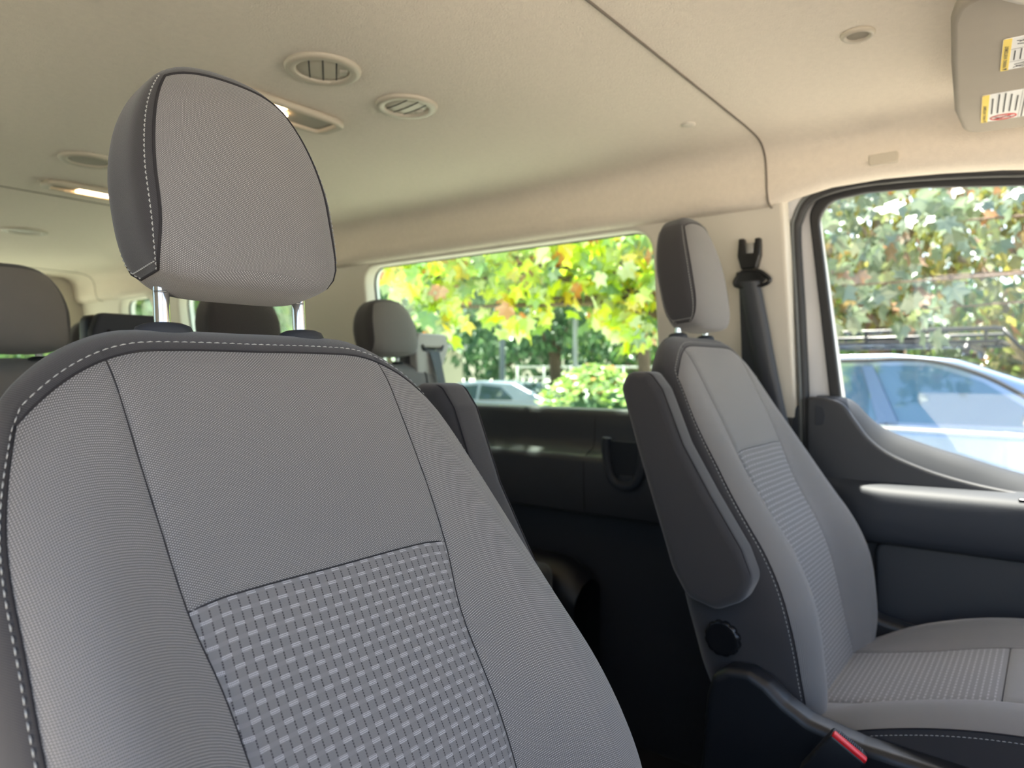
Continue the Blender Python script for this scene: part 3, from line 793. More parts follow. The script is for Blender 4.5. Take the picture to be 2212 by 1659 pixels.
# ---------------------------------------------------------------- second-row bench seats
def make_row_seat(cx, y, label, group, hz=.110, back=True, tall=0, hmats=None, hw=.185):
    root = thing('bench_seat', label, 'seat', (cx, y, -1.0), group)
    make_headrest(root, cx, y, hz, radians(6), hw, .158, .09, False, hmats)
    for sg in (-1, 1):
        MB().tube([(cx + sg * .05, y + .004, .0), (cx + sg * .05, y + .004, .065)], .006, 10).build('headrest_post', M['grey_metal'], root)
        MB().lathe([(.001, 0), (.018, 0), (.018, .004), (.010, .008), (.001, .008)], (cx + sg * .05, y + .004, .020), (0, 0, 1), 14).build('post_guide', M['plastic_black'], root)
    if back:
        W = .205; rows = []; zs = [-.52, -.40, -.25, -.12, -.05, -.01, .010, .018, .022, .024]
        secs = []
        for z in zs:
            k = max(0, (z + .02) / .044); hd = .055 * sqrt(max(.02, 1 - k ** 2.2)); ww = W * (1 - .06 * k ** 2) - max(0, -z - .3) * .05
            yc = y + .02 - (-z) * .18
            loop = []
            for q in range(36):
                an = 2 * pi * q / 36; ca, sa = cos(an), sin(an)
                loop.append((cx + ww * (abs(ca) ** .35) * (1 if ca > 0 else -1), yc + hd * (abs(sa) ** .55) * (1 if sa > 0 else -1), z - .015 * (abs(ca) ** 3)))
            secs.append(loop)
        uvs = [[(p[0], p[2]) for p in r] for r in secs]
        mb = MB().grid(secs, uvs, wrap=True); mb.add(secs[-1], [tuple(range(36))])
        mb.build('backrest', M['light_fabric'] if hmats is None else hmats[0], root)
        for sg in (-.62, .62):
            MB().tube([(cx + sg * W, y + .02 + z * .18 - .055 * sqrt(max(.02, 1 - max(0, (z + .02) / .044) ** 2.2)), z) for z in zs[:9]], .0016, 6).build('seam', M['seam'], root)
        MB().box((cx - .17, y - .47, -.62), (cx + .17, y - .06, -.50)).build('seat_cushion', M['dark_fabric'], root, bevel=.03)
        MB().box((cx - .20, y - .42, -1.0), (cx + .20, y - .08, -.62)).build('seat_base', M['plastic_black'], root, bevel=.01)
    return root
g2 = 'second row seats'
make_row_seat(.45, 1.50, 'dark grey rear seat and headrest at the left picture edge', g2)
make_row_seat(.91, 1.51, 'dark rear seat whose headrest shows between the posts of the nearest seat', g2, hz=.114, hmats=(M['dark_fabric'], M['dark_fabric']))
make_row_seat(1.355, 1.50, 'grey rear seat in the second row beside the big side window', g2, hz=.118)
g3 = 'third row seats'
make_row_seat(1.05, 2.62, 'black headrest of the farthest seat, left of the chrome post', g3, hz=.095, hmats=(M['dark_fabric'], M['dark_fabric']))

def belt_guide(x, y, z, label, mface):
    r = thing('belt_guide', label, 'seat belt guide', (x, y, z), 'shoulder belt guides on the bench seats')
    # moulded shoulder housing with a slot
    o = rpoly([(-.060, -.09), (-.072, .012), (-.058, .050), (.058, .050), (.072, .010), (.040, -.06), (.030, -.12)], [.01, .02, .014, .014, .02, .02, .01], 5)
    h = rpoly([(-.045, .012), (-.038, -.002), (.038, -.002), (.045, .012), (.034, .008), (-.034, .008)], .002, 2)
    plate(o, [h], .030, lambda a, b, c: (x + a, y - .03 + c, z + b), .006, 3).build('cover', mface, r, auto=40)
    MB().box((x - .07, y - .002, z - .13), (x + .05, y + .05, z + .048)).build('housing', M['plastic_black'], r, bevel=.015)
    MB().tube([(x - .044, y - .032, z + .016), (x - .036, y - .034, z + .002), (x, y - .034, z - .001), (x + .036, y - .034, z + .002), (x + .044, y - .032, z + .016)], .0028, 8).build('slot_edge', M['gloss_black'], r)
    return r
belt_guide(1.515, 1.50, .062, 'pale plastic belt guide with a belt through it, beside the far grey headrest', mat('grey_guide_plastic', (.36, .35, .33), .4))
belt_guide(.66, 1.52, .066, 'blue grey plastic belt guide right of the left-edge headrest', M['plastic_grey'])
tag(MB().grid([[(1.495, 1.464, .060), (1.538, 1.464, .058)], [(1.508, 1.455, .01), (1.546, 1.457, .007)], [(1.525, 1.448, -.06), (1.560, 1.450, -.07)], [(1.540, 1.45, -.16), (1.572, 1.45, -.17)], [(1.545, 1.46, -.42), (1.575, 1.46, -.42)]]).build('shoulder_belt', M['belt'], recalc=False),
    'grey shoulder belt running down from the pale belt guide', 'seat belt')

# unseen dashboard ahead of the seats, added to cut ground bounce on the ceiling
ds = thing('dashboard', 'dark dashboard under the windscreen, ahead of the front seats', 'dashboard', (XC, -1.0, -1.0))
rows = [[(x, y, z) for y, z in ((-.62, -.95), (-.58, -.45), (-.60, -.28), (-.66, -.20), (-.80, -.17), (-1.25, -.16), (-1.30, -.30))] for x in (.02, .4, .83, 1.25, 1.66)]
MB().grid(rows).build('top_pad', M['plastic_dark'], ds, auto=60)
MB().box((.30, -.585, -.52), (.62, -.575, -.34)).build('instrument_panel', M['gloss_black'], ds, bevel=.004)
# front belt on the B pillar
ah = thing('belt_anchor', 'black forked belt height adjuster and ring on the pillar', 'seat belt anchor', (1.60, .55, .25))
plate(rpoly([(.577, .302), (.565, .302), (.562, .268), (.543, .268), (.540, .300), (.528, .300), (.528, .262), (.536, .232), (.572, .232), (.580, .262)], .003, 3), [], .020,
      lambda a, b, c: (1.592 + c, a, b), .003).build('adjuster', M['gloss_black'], ah, auto=35)
MB().tube([(1.589, y, z) for y, z in smooth_tab([(.582, .196), (.583, .206), (.566, .226), (.540, .226), (.524, .222), (.506, .206), (.508, .198), (.524, .192), (.560, .190), (.582, .196)])[:-1]], .0048, 10, closed=True).build('ring', M['gloss_black'], ah)
plate(rpoly([(.580, .232), (.534, .232), (.512, .212), (.530, .196), (.582, .196)], .004, 3), [], .007, lambda a, b, c: (1.586 + c, a, b - .006), .002).build('ring_bar', M['gloss_black'], ah)
MB().tube([(1.593, .523, .212), (1.593, .507, .204), (1.593, .512, .197)], .0035, 8).build('ring_plate', M['grey_metal'], ah)
MB().box((1.600, .545, .262), (1.612, .565, .292)).build('slider', M['grey_metal'], ah, bevel=.002)
bl = smooth_tab([(.203, .572, .527, 1.586), (.17, .569, .520, 1.590), (.10, .558, .508, 1.597), (.0, .540, .492, 1.607), (-.08, .524, .478, 1.616), (-.20, .500, .455, 1.626), (-.45, .46, .415, 1.63), (-.60, .44, .40, 1.62)])
rows = [[(x, a, z), (x - .004, a * .66 + b * .34, z), (x - .004, a * .33 + b * .67, z), (x, b, z)] for z, a, b, x in bl]
bt = MB().grid(rows).build('front_seat_belt', M['belt'])
tag(bt, 'dark seat belt hanging from the anchor behind the passenger seat', 'seat belt')
sd = bt.modifiers.new('t', 'SOLIDIFY'); sd.thickness = .0012
tag(MB().grid([[(1.602, .578, .19), (1.602, .560, .19)], [(1.61, .575, .05), (1.61, .545, .05)], [(1.63, .572, -.2), (1.63, .53, -.2)]]).build('belt_return', M['plastic_black']),
    'black belt return strand behind the front seat belt', 'seat belt')

# ================================================================= ceiling fittings
def vent(x, y, R, ang, label):
    r = thing('ceiling_vent', label, 'air vent', (x, y, CEIL), 'round ceiling air vents')
    MB().lathe([(R * .70, .004), (R * .70, -.0026), (R * .715, -.0042), (R * .75, -.0050), (R * .86, -.0056), (R * .94, -.0050), (R * .985, -.0030), (R, 0), (R, .003)], (x, y, CEIL), (0, 0, 1), 56).build('ring', M['bezel'], r, recalc=False)
    rr = R * .70
    dome = MB(); dome.lathe([(rr, .0005), (rr * .98, -.0002), (rr * .6, -.0015), (.0005, -.0020)], (x, y, CEIL - .0005), (0, 0, 1), 40); dome.build('disc', M['bezel_dark'] if ang is None else M['bezel'], r, recalc=False)
    if ang is not None:
        lv = MB(); d1 = Vector((cos(ang), sin(ang), 0)); d2 = Vector((-sin(ang), cos(ang), 0))
        for k in (-.5, 0, .5):
            h = sqrt(1 - k * k) * rr * .96; pts = []
            for q in range(13):
                tq = -1 + q / 6; p = Vector((x, y, 0)) + d1 * (k * rr) + d2 * (h * tq); rad = (p - Vector((x, y, 0))).length / rr
                pts.append((p.x, p.y, CEIL - .0026 + .0019 * rad ** 1.8))
            lv.tube(pts, .0011, 6)
        lv.build('slat_gap', M['seam'], r)
        rb = MB()
        for k in range(4):
            p = Vector((x, y, 0)) + d1 * (rr * (.66 + .065 * k)); 
            rb.tube([(p + d2 * (-.010))[:2] + (CEIL - .0024 + k * .0002,), (p + d2 * .010)[:2] + (CEIL - .0024 + k * .0002,)], .0011, 6)
        rb.build('grip_rib', M['trim_beige'], r)
    return r
vent(.738, .966, .062, radians(-38), 'round ceiling air vent right of the nearest headrest, the nearer of the pair')
vent(.936, .975, .058, radians(-5), 'round ceiling air vent, the rightmost in the ceiling')
vent(.713, 1.818, .062, None, 'closed round air vent above the lit dome lamp')
vent(.930, 2.915, .070, None, 'small round air vent farthest back at the left picture edge')

def dome_lamp(x0, x1, y0, y1, label, lit, fa=.33, fb=.67):
    xm = (x0 + x1) / 2; ym = (y0 + y1) / 2; wv = y1 - y0
    r = thing('dome_lamp', label, 'ceiling lamp', (xm, ym, CEIL), 'ceiling dome lamps')
    o = rpoly([(x0, y0 + wv * .15), (x0, y1 - wv * .15), (x0 + .03, y1), (x1 - .03, y1), (x1, y1 - wv * .15), (x1, y0 + wv * .15), (x1 - .03, y0), (x0 + .03, y0)], .02, 4)
    h = rpoly([(x0 + .022, y0 + .014), (x0 + .022, y1 - .014), (x1 - .022, y1 - .014), (x1 - .022, y0 + .014)], .012, 4)
    plate(o, [h], .014, lambda a, b, c: (a, b, CEIL - .013 + c), .005, 3).build('frame', M['bezel'], r, auto=50)
    plate(h, [], .004, lambda a, b, c: (a, b, CEIL - .007 + c), .001).build('lamp_panel', M['bezel_dark'], r, auto=50)
    a = x0 + (x1 - x0) * fa; b = x0 + (x1 - x0) * fb
    MB().box((a, y0 + .018, CEIL - .0105), (b, y1 - .018, CEIL - .006)).build('lens', M['bulb'] if lit else M['lens'], r, bevel=.002)
    for q in (-.2, .2):
        MB().lathe([(.0005, 0), (.005, 0), (.005, .002), (.0005, .003)], (xm + q * (b - a), ym, CEIL - .0105), (0, 0, -1), 12).build('led', M['bulb'] if lit else M['lens'], r)
    return r
dome_lamp(.715, .97, 2.065, 2.145, 'long oval dome lamp with lit warm bulbs, left of the nearest headrest', True)
dome_lamp(.66, .925, 1.125, 1.215, 'long dome lamp half hidden behind the nearest headrest', True, .26, .50)

sp = thing('microphone_grille', 'small round ribbed microphone grille in the ceiling near the sun visor', 'grille', (1.147, .238, CEIL))
MB().lathe([(.0005, -.001), (.016, -.001), (.0165, -.0045), (.020, -.0055), (.0235, -.0025), (.024, .001), (.0005, .001)], (1.147, .238, CEIL + .0005), (0, 0, 1), 36).build('bezel', M['bezel'], sp, recalc=True)
gr = MB()
for k in range(-6, 7):
    h = sqrt(1 - (k / 7) ** 2) * .015; gr.tube([(1.147 + k * .0022, .238 - h, CEIL - .0012), (1.147 + k * .0022, .238 + h, CEIL - .0012)], .00035, 5)
gr.build('ribs', M['bezel_dark'], sp)
for x, y, lb in ((1.352, .594, 'small round headliner clip beside the long ceiling seam'), (1.45, 3.86, 'small round headliner clip far back near the rear windows')):
    tag(MB().lathe([(.0005, -.004), (.010, -.004), (.0135, -.002), (.014, .001), (.0005, .001)], (x, y, CEIL), (0, 0, 1), 24).build('headliner_clip', M['trim_beige']), lb, 'clip', 'headliner clips')
# blanking cap above the passenger door
tag(plate(rpoly([(.249, .411), (.302, .411), (.302, .433), (.249, .433)], .006, 4), [], .008, lambda a, b, c: (1.5590 + c, a, b), .002).build('handle_blanking_cap', M['bezel'], auto=40),
    'small rectangular beige cap on the roof edge above the passenger door', 'cap')

# sun visor with its two warning labels
vz = .418
vs = thing('sun_visor', 'taupe sun visor with two yellow and white warning labels at the top right', 'sun visor', (1.25, .0, vz))
vo = rpoly([(1.00, .105), (1.136, .118), (1.343, .134), (1.476, .132), (1.52, -.10), (.93, -.12), (.945, .092)], [.035, 0, 0, .045, .05, .03, .045], 7)
plate(vo, [], .018, lambda a, b, c: (a, b, vz - .002 + c), .0075, 4).build('visor_pad', M['visor'], vs, auto=60)
def rot(mb, c, a):
    mb.v = [(c[0] + (x - c[0]) * cos(a) - (y - c[1]) * sin(a), c[1] + (x - c[0]) * sin(a) + (y - c[1]) * cos(a), z) for x, y, z in mb.v]; return mb
def label_part(x0, x1, y0, y1, kind):
    z = vz - .0029; C_ = ((x0 + x1) / 2, y1); A_ = .085
    base = rot(plate(rpoly([(x0, y0), (x1, y0), (x1, y1), (x0, y1)], .003, 4), [], .0007, lambda a, b, c: (a, b, z + c)), C_, A_).build('warning_label', M['white_label'], vs, smooth=False)
    yb = .0095
    rot(plate(rpoly([(x0 + .0004, y1 - yb), (x1 - .0004, y1 - yb), (x1 - .0004, y1 - .0004), (x0 + .0004, y1 - .0004)], [0, 0, .002, .002], 3), [], .0006, lambda a, b, c: (a, b, z - .0006 + c)), C_, A_).build('label_heading', M['yellow_label'], base, smooth=False)
    ink = MB(); ex, ey = Vector((-1, 0, 0)), Vector((0, 1, 0)); zz = z - .0009; w = x1 - x0
    text_mesh(ink, 'WARNING / AVERTISSEMENT', .0058, (x1 - .013, y1 - .0067, zz), ex, ey)
    ink.add([(x1 - .0030, y1 - .0075, zz), (x1 - .0105, y1 - .0075, zz), (x1 - .0067, y1 - .0020, zz)], [(0, 1, 2)])
    rng = random.Random(kind + 4)
    def lines(xa, xb, n, pitch, h):                     # rows of small print
        for k in range(n):
            x = xb; yk = y1 - yb - .0055 - k * pitch; end = xa + rng.random() * .25 * (xb - xa)
            while x > end:
                l = rng.uniform(.0012, .0035); ink.box((x - l, yk, zz), (x, yk + h, zz + .0002)); x -= l + .0007
    if kind == 0:
        lines(x0 + w * .36, x0 + w * .68, 7, .0068, .0016)
        for cx_, s_ in ((x1 - .017, 1), (x0 + .018, -1)):
            ink.tube([(cx_ + s_ * .009, y1 - yb - .005, zz), (cx_ + s_ * .004, y1 - yb - .016, zz), (cx_ - s_ * .009, y1 - yb - .020, zz), (cx_ - s_ * .011, y1 - yb - .034, zz)], .0004, 4)
            ink.tube([(cx_ - s_ * .002, y1 - yb - .006, zz), (cx_ - s_ * .005, y1 - yb - .018, zz), (cx_ + s_ * .007, y1 - yb - .030, zz), (cx_ + s_ * .010, y1 - yb - .015, zz), (cx_ + s_ * .004, y1 - yb - .008, zz)], .0004, 4)
        for f in (.32, .72): ink.box((x0 + w * f, y0 + .002, zz), (x0 + w * f + .0004, y1 - yb, zz + .0002))
    else:
        lines(x0 + .004, x0 + w * .70, 5, .0078, .0020)
        ink.box((x0 + .001, y1 - yb - .041, zz), (x1 - .001, y1 - yb - .0406, zz + .0002))
        y1_ = y1; 
        for k in range(8):
            yk = y1 - yb - .046 - k * .006; x = x1 - .004
            while x > x0 + .006:
                l = rng.uniform(.0012, .0035); ink.box((x - l, yk, zz), (x, yk + .0018, zz + .0002)); x -= l + .0007
        cxx, cyy = x1 - .017, y1 - yb - .021
        ink.tube([(cxx + .004, cyy - .010, zz), (cxx - .003, cyy - .003, zz), (cxx + .005, cyy + .003, zz), (cxx - .003, cyy + .011, zz)], .0006, 4)
        red = MB(); red.tube([(cxx + .0115 * cos(q * pi / 12), cyy + .0175 * sin(q * pi / 12), zz) for q in range(24)], .0008, 5, closed=True)
        red.tube([(cxx - .008, cyy - .012, zz), (cxx + .008, cyy + .012, zz)], .0007, 5)
        rot(red, C_, A_).build('prohibition_sign', M['red_ink'], base)
    rot(ink, C_, A_).build('label_print', M['ink'], base, smooth=False)
label_part(1.080, 1.190, -.07, .0615, 0)
label_part(1.280, 1.416, -.07, .0985, 1)
# overhead console edge in the top right corner
oc = thing('overhead_console', 'beige overhead lamp console at the top right corner', 'console', (.90, -.05, .40))
plate(rpoly([(.962, .036), (.975, -.02), (.94, -.20), (.65, -.20), (.65, .06), (.86, .10)], .028, 6), [], .060, lambda a, b, c: (a, b, .398 + c), .012, 4).build('housing', M['bezel'], oc, auto=60)
plate(rpoly([(.935, .018), (.948, -.03), (.915, -.18), (.70, -.18), (.70, .04), (.85, .065)], .02, 5), [], .004, lambda a, b, c: (a, b, .396 + c), .001).build('lens', M['white_label'], oc)

# ================================================================= outside
ZG = -1.70
asphalt = mat('asphalt', (.42, .38, .32), .9, bump=(60, .4, .01), var=.15, vscale=3)
structure(MB().box((-60, -60, ZG - .2), (120, 120, ZG)).build('ground', asphalt, smooth=False))
GC = mat('sedan_glass', (.03, .05, .06), .06, spec=.8)

def make_car(root, at, head, body, cabin, wid, glass, paint, wins, wheels, rad, belt, top, roofm=None, lamps=(), inset=.16, gl_mats=None, shield=None):
    """car built in its own frame: x forward, y left, z up"""
    c, s = cos(head), sin(head)
    def T(x, y, z): return (at[0] + x * c - y * s, at[1] + x * s + y * c, ZG + z)
    h = wid / 2
    plate(body, [], wid, lambda a, b, d: T(a, (d - h) * (1 - .05 * max(0, (abs(d - h) / h) ** 4) * abs(b - .6)), b), .07, 4).build('body', paint, root, auto=50)
    def ty(d, b):
        k = max(0, (b - belt) / (top - belt)); return (d - h) * (1 - inset * k)
    plate(cabin, [], wid, lambda a, b, d: T(a, ty(d, b), b), .035, 3).build('cabin', roofm or paint, root, auto=50)
    for w in wins:
        for sg in (-1, 1):
            plate(w, [], .02, lambda a, b, d, sg=sg: T(a, sg * (h * (1 - inset * max(0, (b - belt) / (top - belt))) + d - .012), b), .002, 1).build('side_window', glass, root, auto=30)
    for x in wheels:
        for sg in (-1, 1):
            C0 = T(x, sg * (h - .20), rad); ax = Vector((-s, c, 0)) * sg
            w_ = MB().lathe([(.01, 0), (rad * .6, 0), (rad, .03), (rad, .19), (rad * .9, .22), (rad * .62, .215)], C0, ax, 28).build('wheel', M['rubber'], root, auto=40)
            MB().lathe([(.01, .19), (rad * .58, .195), (rad * .64, .222), (rad * .5, .215), (rad * .2, .222), (.01, .224)], C0, ax, 20).build('hubcap', M['grey_metal'], w_, auto=30)
    for nm, lo, hi, m_ in lamps:
        mb = MB(); obox(mb, lo, hi, T); mb.build(nm, m_, root, bevel=.02)
    return T

# silver sedan driving along the lot, seen through the large side window
silver = mat('silver_car_paint', (.30, .34, .42), .25, metal=.35, coat=.6)
redlamp = mat('tail_lamp_red', (.6, .02, .03), .25)
sed = thing('sedan', 'silver sedan seen from behind, framed low in the large side window', 'car', (13.4, 10.6, ZG))
sbody = rpoly([(-2.35, .35), (-2.38, .95), (-2.1, 1.06), (-1.6, 1.02), (1.1, .98), (2.2, .80), (2.35, .62), (2.35, .30), (-2.2, .25)], [.1, .1, .1, 0, .2, .2, .1, .1, .1], 5)
scab = rpoly([(-2.0, 1.0), (-1.05, 1.42), (-.2, 1.47), (.45, 1.42), (1.25, .98)], [0, .25, .3, .25, 0], 6)
swin = [rpoly([(-1.15, 1.03), (-.75, 1.33), (-.20, 1.38), (-.18, 1.02)], .04, 4), rpoly([(-.12, 1.02), (-.12, 1.38), (.38, 1.33), (.95, 1.02)], .04, 4)]
T_ = make_car(sed, (13.6, 11.2), radians(100), sbody, scab, 1.82, GC, silver, swin, (-1.35, 1.4), .33, 1.0, 1.47,
         lamps=[('tail_lamp', (-2.39, .58, .72), (-2.10, .90, .92), redlamp), ('tail_lamp', (-2.39, -.90, .72), (-2.10, -.58, .92), redlamp), ('number_plate', (-2.395, -.16, .58), (-2.37, .16, .72), M['white_label'])])
rw = MB(); obox(rw, (0, 0, 0), (0, 0, 0), T_)
rwm = MB().add([T_(-1.97, .66, 1.045), T_(-1.97, -.66, 1.045), T_(-1.16, -.58, 1.405), T_(-1.16, .58, 1.405)], [(0, 1, 2, 3)]); rwm.build('rear_window', GC, sed, smooth=False)

car2 = thing('distant_car', 'small white car far away at the left end of the large window', 'car', (17, 17, ZG))
make_car(car2, (15.2, 16.9), radians(115), sbody, scab, 1.8, GC, mat('white_car_paint', (.45, .47, .52), .3), swin, (-1.35, 1.4), .33, 1.0, 1.47)

# large parked car beside the van, with roof basket
blue_paint = mat('silver_blue_paint', (.27, .38, .55), .16, metal=.5, coat=1.0)
blueglass = mat('tinted_car_glass', (.05, .13, .24), .05, spec=1.0, coat=1.0)
suv = thing('parked_car', 'silver blue car with a black roof basket parked beside the van', 'car', (7.1, 1.0, ZG))
vb = rpoly([(-2.30, .40), (-2.34, 1.20), (-2.2, 1.30), (.9, 1.26), (1.30, 1.22), (2.15, 1.05), (2.30, .8), (2.30, .35), (-2.2, .35)], [.1, .12, .1, 0, .2, .2, .15, .1, .1], 5)
vc = rpoly([(-2.2, 1.25), (-1.95, 1.70), (-1.5, 1.82), (-.1, 1.84), (.35, 1.79), (.80, 1.62), (1.45, 1.20)], [0, .15, .2, .3, .25, .3, 0], 6)
vw = [rpoly([(-1.05, 1.30), (-1.05, 1.72), (-.30, 1.745), (-.16, 1.29)], [.04, .05, .04, .04], 4), rpoly([(-.02, 1.30), (-.22, 1.745), (.18, 1.74), (.52, 1.62), (.98, 1.30)], [.03, .03, .2, .2, .04], 5),
      rpoly([(-1.85, 1.34), (-1.70, 1.66), (-1.15, 1.71), (-1.15, 1.31)], .05, 4)]
TS = make_car(suv, (7.12, .95), radians(-90), vb, vc, 1.86, blueglass, blue_paint, vw, (-1.45, 1.45), .38, 1.26, 1.84, inset=.14)
sx = -.93   # the side of the car towards the van
for pts, r_, mt, nm in (([(-1.1, 1.765), (-.3, 1.80), (.15, 1.79), (.50, 1.69), (.85, 1.50), (1.08, 1.33)], .014, M['gloss_black'], 'window_surround'),):
    pass
def onside(x, z, out=.012): return TS(x, sx * (1 - .14 * max(0, (z - 1.26) / .58)) - out, z)
MB().tube([onside(x, z) for x, z in smooth_tab([(-1.95, 1.55), (-1.75, 1.70), (-1.1, 1.765), (-.3, 1.79), (.15, 1.785), (.52, 1.67), (.85, 1.47), (1.12, 1.29)])], .016, 8).build('window_surround', M['plastic_grey'], suv)
MB().tube([onside(x, z, .006) for x, z in ((-1.9, 1.285), (-1, 1.272), (0, 1.262), (1.15, 1.245))], .020, 8).build('belt_moulding', M['chrome'], suv)
plate(rpoly([(-.16, 1.29), (-.30, 1.745), (-.22, 1.745), (-.02, 1.30)], .005, 2), [], .02, lambda a, b, d: onside(a, b, .004 + d), .002).build('door_pillar', mat('blue_pillar', (.10, .17, .32), .2), suv)
MB().tube([onside(x, z, .017) for x, z in ((-.10, 1.28), (-.25, 1.75))], .005, 6).build('door_gap', M['seam'], suv)
mir = MB(); C0 = Vector(TS(.86, sx - .13, 1.36)); 
rows = []
for i in range(9):
    a_ = -pi / 2 + pi * i / 8; rows.append([C0 + Vector((.11 * cos(a_) * cos(q * pi / 8), .10 * cos(a_) * sin(q * pi / 8), .075 * sin(a_))) for q in range(16)])
mir.grid(rows, wrap=True).build('wing_mirror', M['chrome'], suv)
MB().tube([TS(.86, sx - .12, 1.33), TS(.88, sx + .02, 1.30)], .025, 8).build('mirror_arm', M['plastic_black'], suv)
MB().add([TS(.84, .62, 1.605), TS(.84, -.62, 1.605), TS(1.42, -.74, 1.225), TS(1.42, .74, 1.225)], [(0, 1, 2, 3)]).build('windscreen', mat('smoky_windscreen', (.10, .13, .12), .1), suv, smooth=False)
st_ = thing('windscreen_sticker', 'blue and white oval sticker on the parked car windscreen', 'sticker', TS(.98, -.58, 1.53))
Sx = Vector(TS(1.42, -.74, 1.225)) - Vector(TS(.84, -.62, 1.605)); Sx.normalize(); Sy = Vector((1, 0, 0)) * 1.0; SC = Vector(TS(1.00, -.50, 1.52)); Nn2 = Vector((-.0, -.55, .83))
def ell(rx, ry, lift): return [SC + Sx * (rx * cos(k * pi / 16)) + Sy * (ry * sin(k * pi / 16)) + Nn2 * lift for k in range(32)]
MB().add(ell(.085, .10, .012) + ell(.085, .10, .014), [tuple(range(31, -1, -1)), tuple(range(32, 64))] + [(k, (k + 1) % 32, 32 + (k + 1) % 32, 32 + k) for k in range(32)]).build('oval', M['white_label'], st_, smooth=False)
MB().add(ell(.074, .088, .0145) + ell(.074, .088, .0155), [tuple(range(31, -1, -1)), tuple(range(32, 64))] + [(k, (k + 1) % 32, 32 + (k + 1) % 32, 32 + k) for k in range(32)]).build('blue_field', mat('blue_ink', (.06, .12, .60), .4), st_, smooth=False)
MB().tube([SC + Sx * (.05 * cos(q * .5) * .6) + Sy * (-.06 + .006 * q) + Nn2 * .017 for q in range(21)], .005, 6).build('script_mark', M['white_label'], st_)
rk = thing('roof_basket', 'black steel roof basket on top of the parked car', 'roof rack', TS(-.4, 0, 1.86))
rt = MB(); x0_, x1_, yy_ = -1.6, .62, .60
for z in (1.93, 2.03):
    rt.tube([TS(x0_, -yy_, z), TS(x1_ - .05, -yy_, z), TS(x1_, -yy_ + .08, z), TS(x1_, yy_ - .08, z), TS(x1_ - .05, yy_, z), TS(x0_, yy_, z)], .017, 8, closed=True)
rt.build('side_rails', M['plastic_black'], rk)
cb = MB()
for k in range(12): cb.tube([TS(x0_ + k * .2, -yy_, 1.93), TS(x0_ + k * .2, yy_, 1.93)], .013, 6)
cb.build('cross_bars', M['plastic_black'], rk)
ps = MB()
for k in range(6):
    for sg in (-1, 1): ps.tube([TS(x0_ + .02 + k * .42, sg * yy_, 1.92), TS(x0_ + .02 + k * .42, sg * yy_, 2.04)], .013, 6)
ps.build('uprights', M['plastic_black'], rk)
for xx in (-1.2, .40):
    MB().tube([TS(xx, -.72, 1.84), TS(xx, -.62, 1.90), TS(xx, .62, 1.90), TS(xx, .72, 1.84)], .03, 8).build('crossbar_mount', M['plastic_black'], rk)
MB().box(TS(-.35, -.40, 1.945)[:2] + (ZG + 1.93,), TS(.05, .3, 1.945)[:2] + (ZG + 2.00,)).build('stowed_roll', M['plastic_black'], rk, bevel=.02)
MB().tube([TS(x1_, -yy_ + .08, 2.03), TS(x1_ + .10, -yy_ + .08, 1.90), TS(x1_ + .20, -yy_ + .1, 1.80)], .015, 8).build('front_stay', M['plastic_black'], rk)
fa = MB().add([TS(.50, -.60, 1.86), TS(.50, .60, 1.86), TS(.80, .60, 1.74), TS(.80, -.60, 1.74)], [(0, 1, 2, 3)]); fa.build('wind_deflector', M['plastic_black'], rk, smooth=False)

# ---------------------------------------------------------------- foliage
MAPLE = [(1.0, 90), (.62, 70), (.95, 42), (.55, 22), (.70, -5), (.42, -30), (.30, -70), (.05, -90), (.30, -110), (.42, -150), (.70, 185), (.55, 158), (.95, 138), (.62, 110)]
def leaf_mesh(mb, c, size, rng, droop=.5, poly=MAPLE, mi=0):
    # leaf plane: hangs with its tip down, random heading
    tip = Vector((rng.gauss(0, .6), rng.gauss(0, .6), -droop - rng.random() * .6)).normalized()
    nrm = Vector((rng.gauss(0, 1), rng.gauss(0, 1), rng.gauss(.3, .7)))
    nrm = (nrm - tip * nrm.dot(tip)).normalized(); side = tip.cross(nrm)
    vs = [c]
    for r, a in poly:
        r *= size * (.9 + .2 * rng.random()); a = radians(a)
        x, y = r * cos(a), r * sin(a)
        vs.append(c + side * x + tip * y + nrm * (-.25 * abs(x) + .08 * size * rng.random()))
    n = len(poly)
    mb.add(vs, [(0, i + 1, (i + 1) % n + 1) for i in range(n)], [(0, 0)] * len(vs), mi)
DIA = [(1.0, 90), (.5, 0), (.8, -90), (.5, 180)]
OVAL = [(1.0, 90), (.62, 40), (.55, -10), (.6, -60), (.7, -90), (.6, -120), (.55, 190), (.62, 140)]

def blob_points(rng, blobs, n):
    tot = sum(b[6] if len(b) > 6 else b[3] * b[4] * b[5] for b in blobs); out = []
    for b in blobs:
        w = b[6] if len(b) > 6 else b[3] * b[4] * b[5]
        for _ in range(max(1, int(n * w / tot))):
            while True:
                d = Vector((rng.uniform(-1, 1), rng.uniform(-1, 1), rng.uniform(-1, 1)))
                if d.length <= 1: break
            out.append(Vector((b[0] + d.x * b[3], b[1] + d.y * b[4], b[2] + d.z * b[5])))
    return out

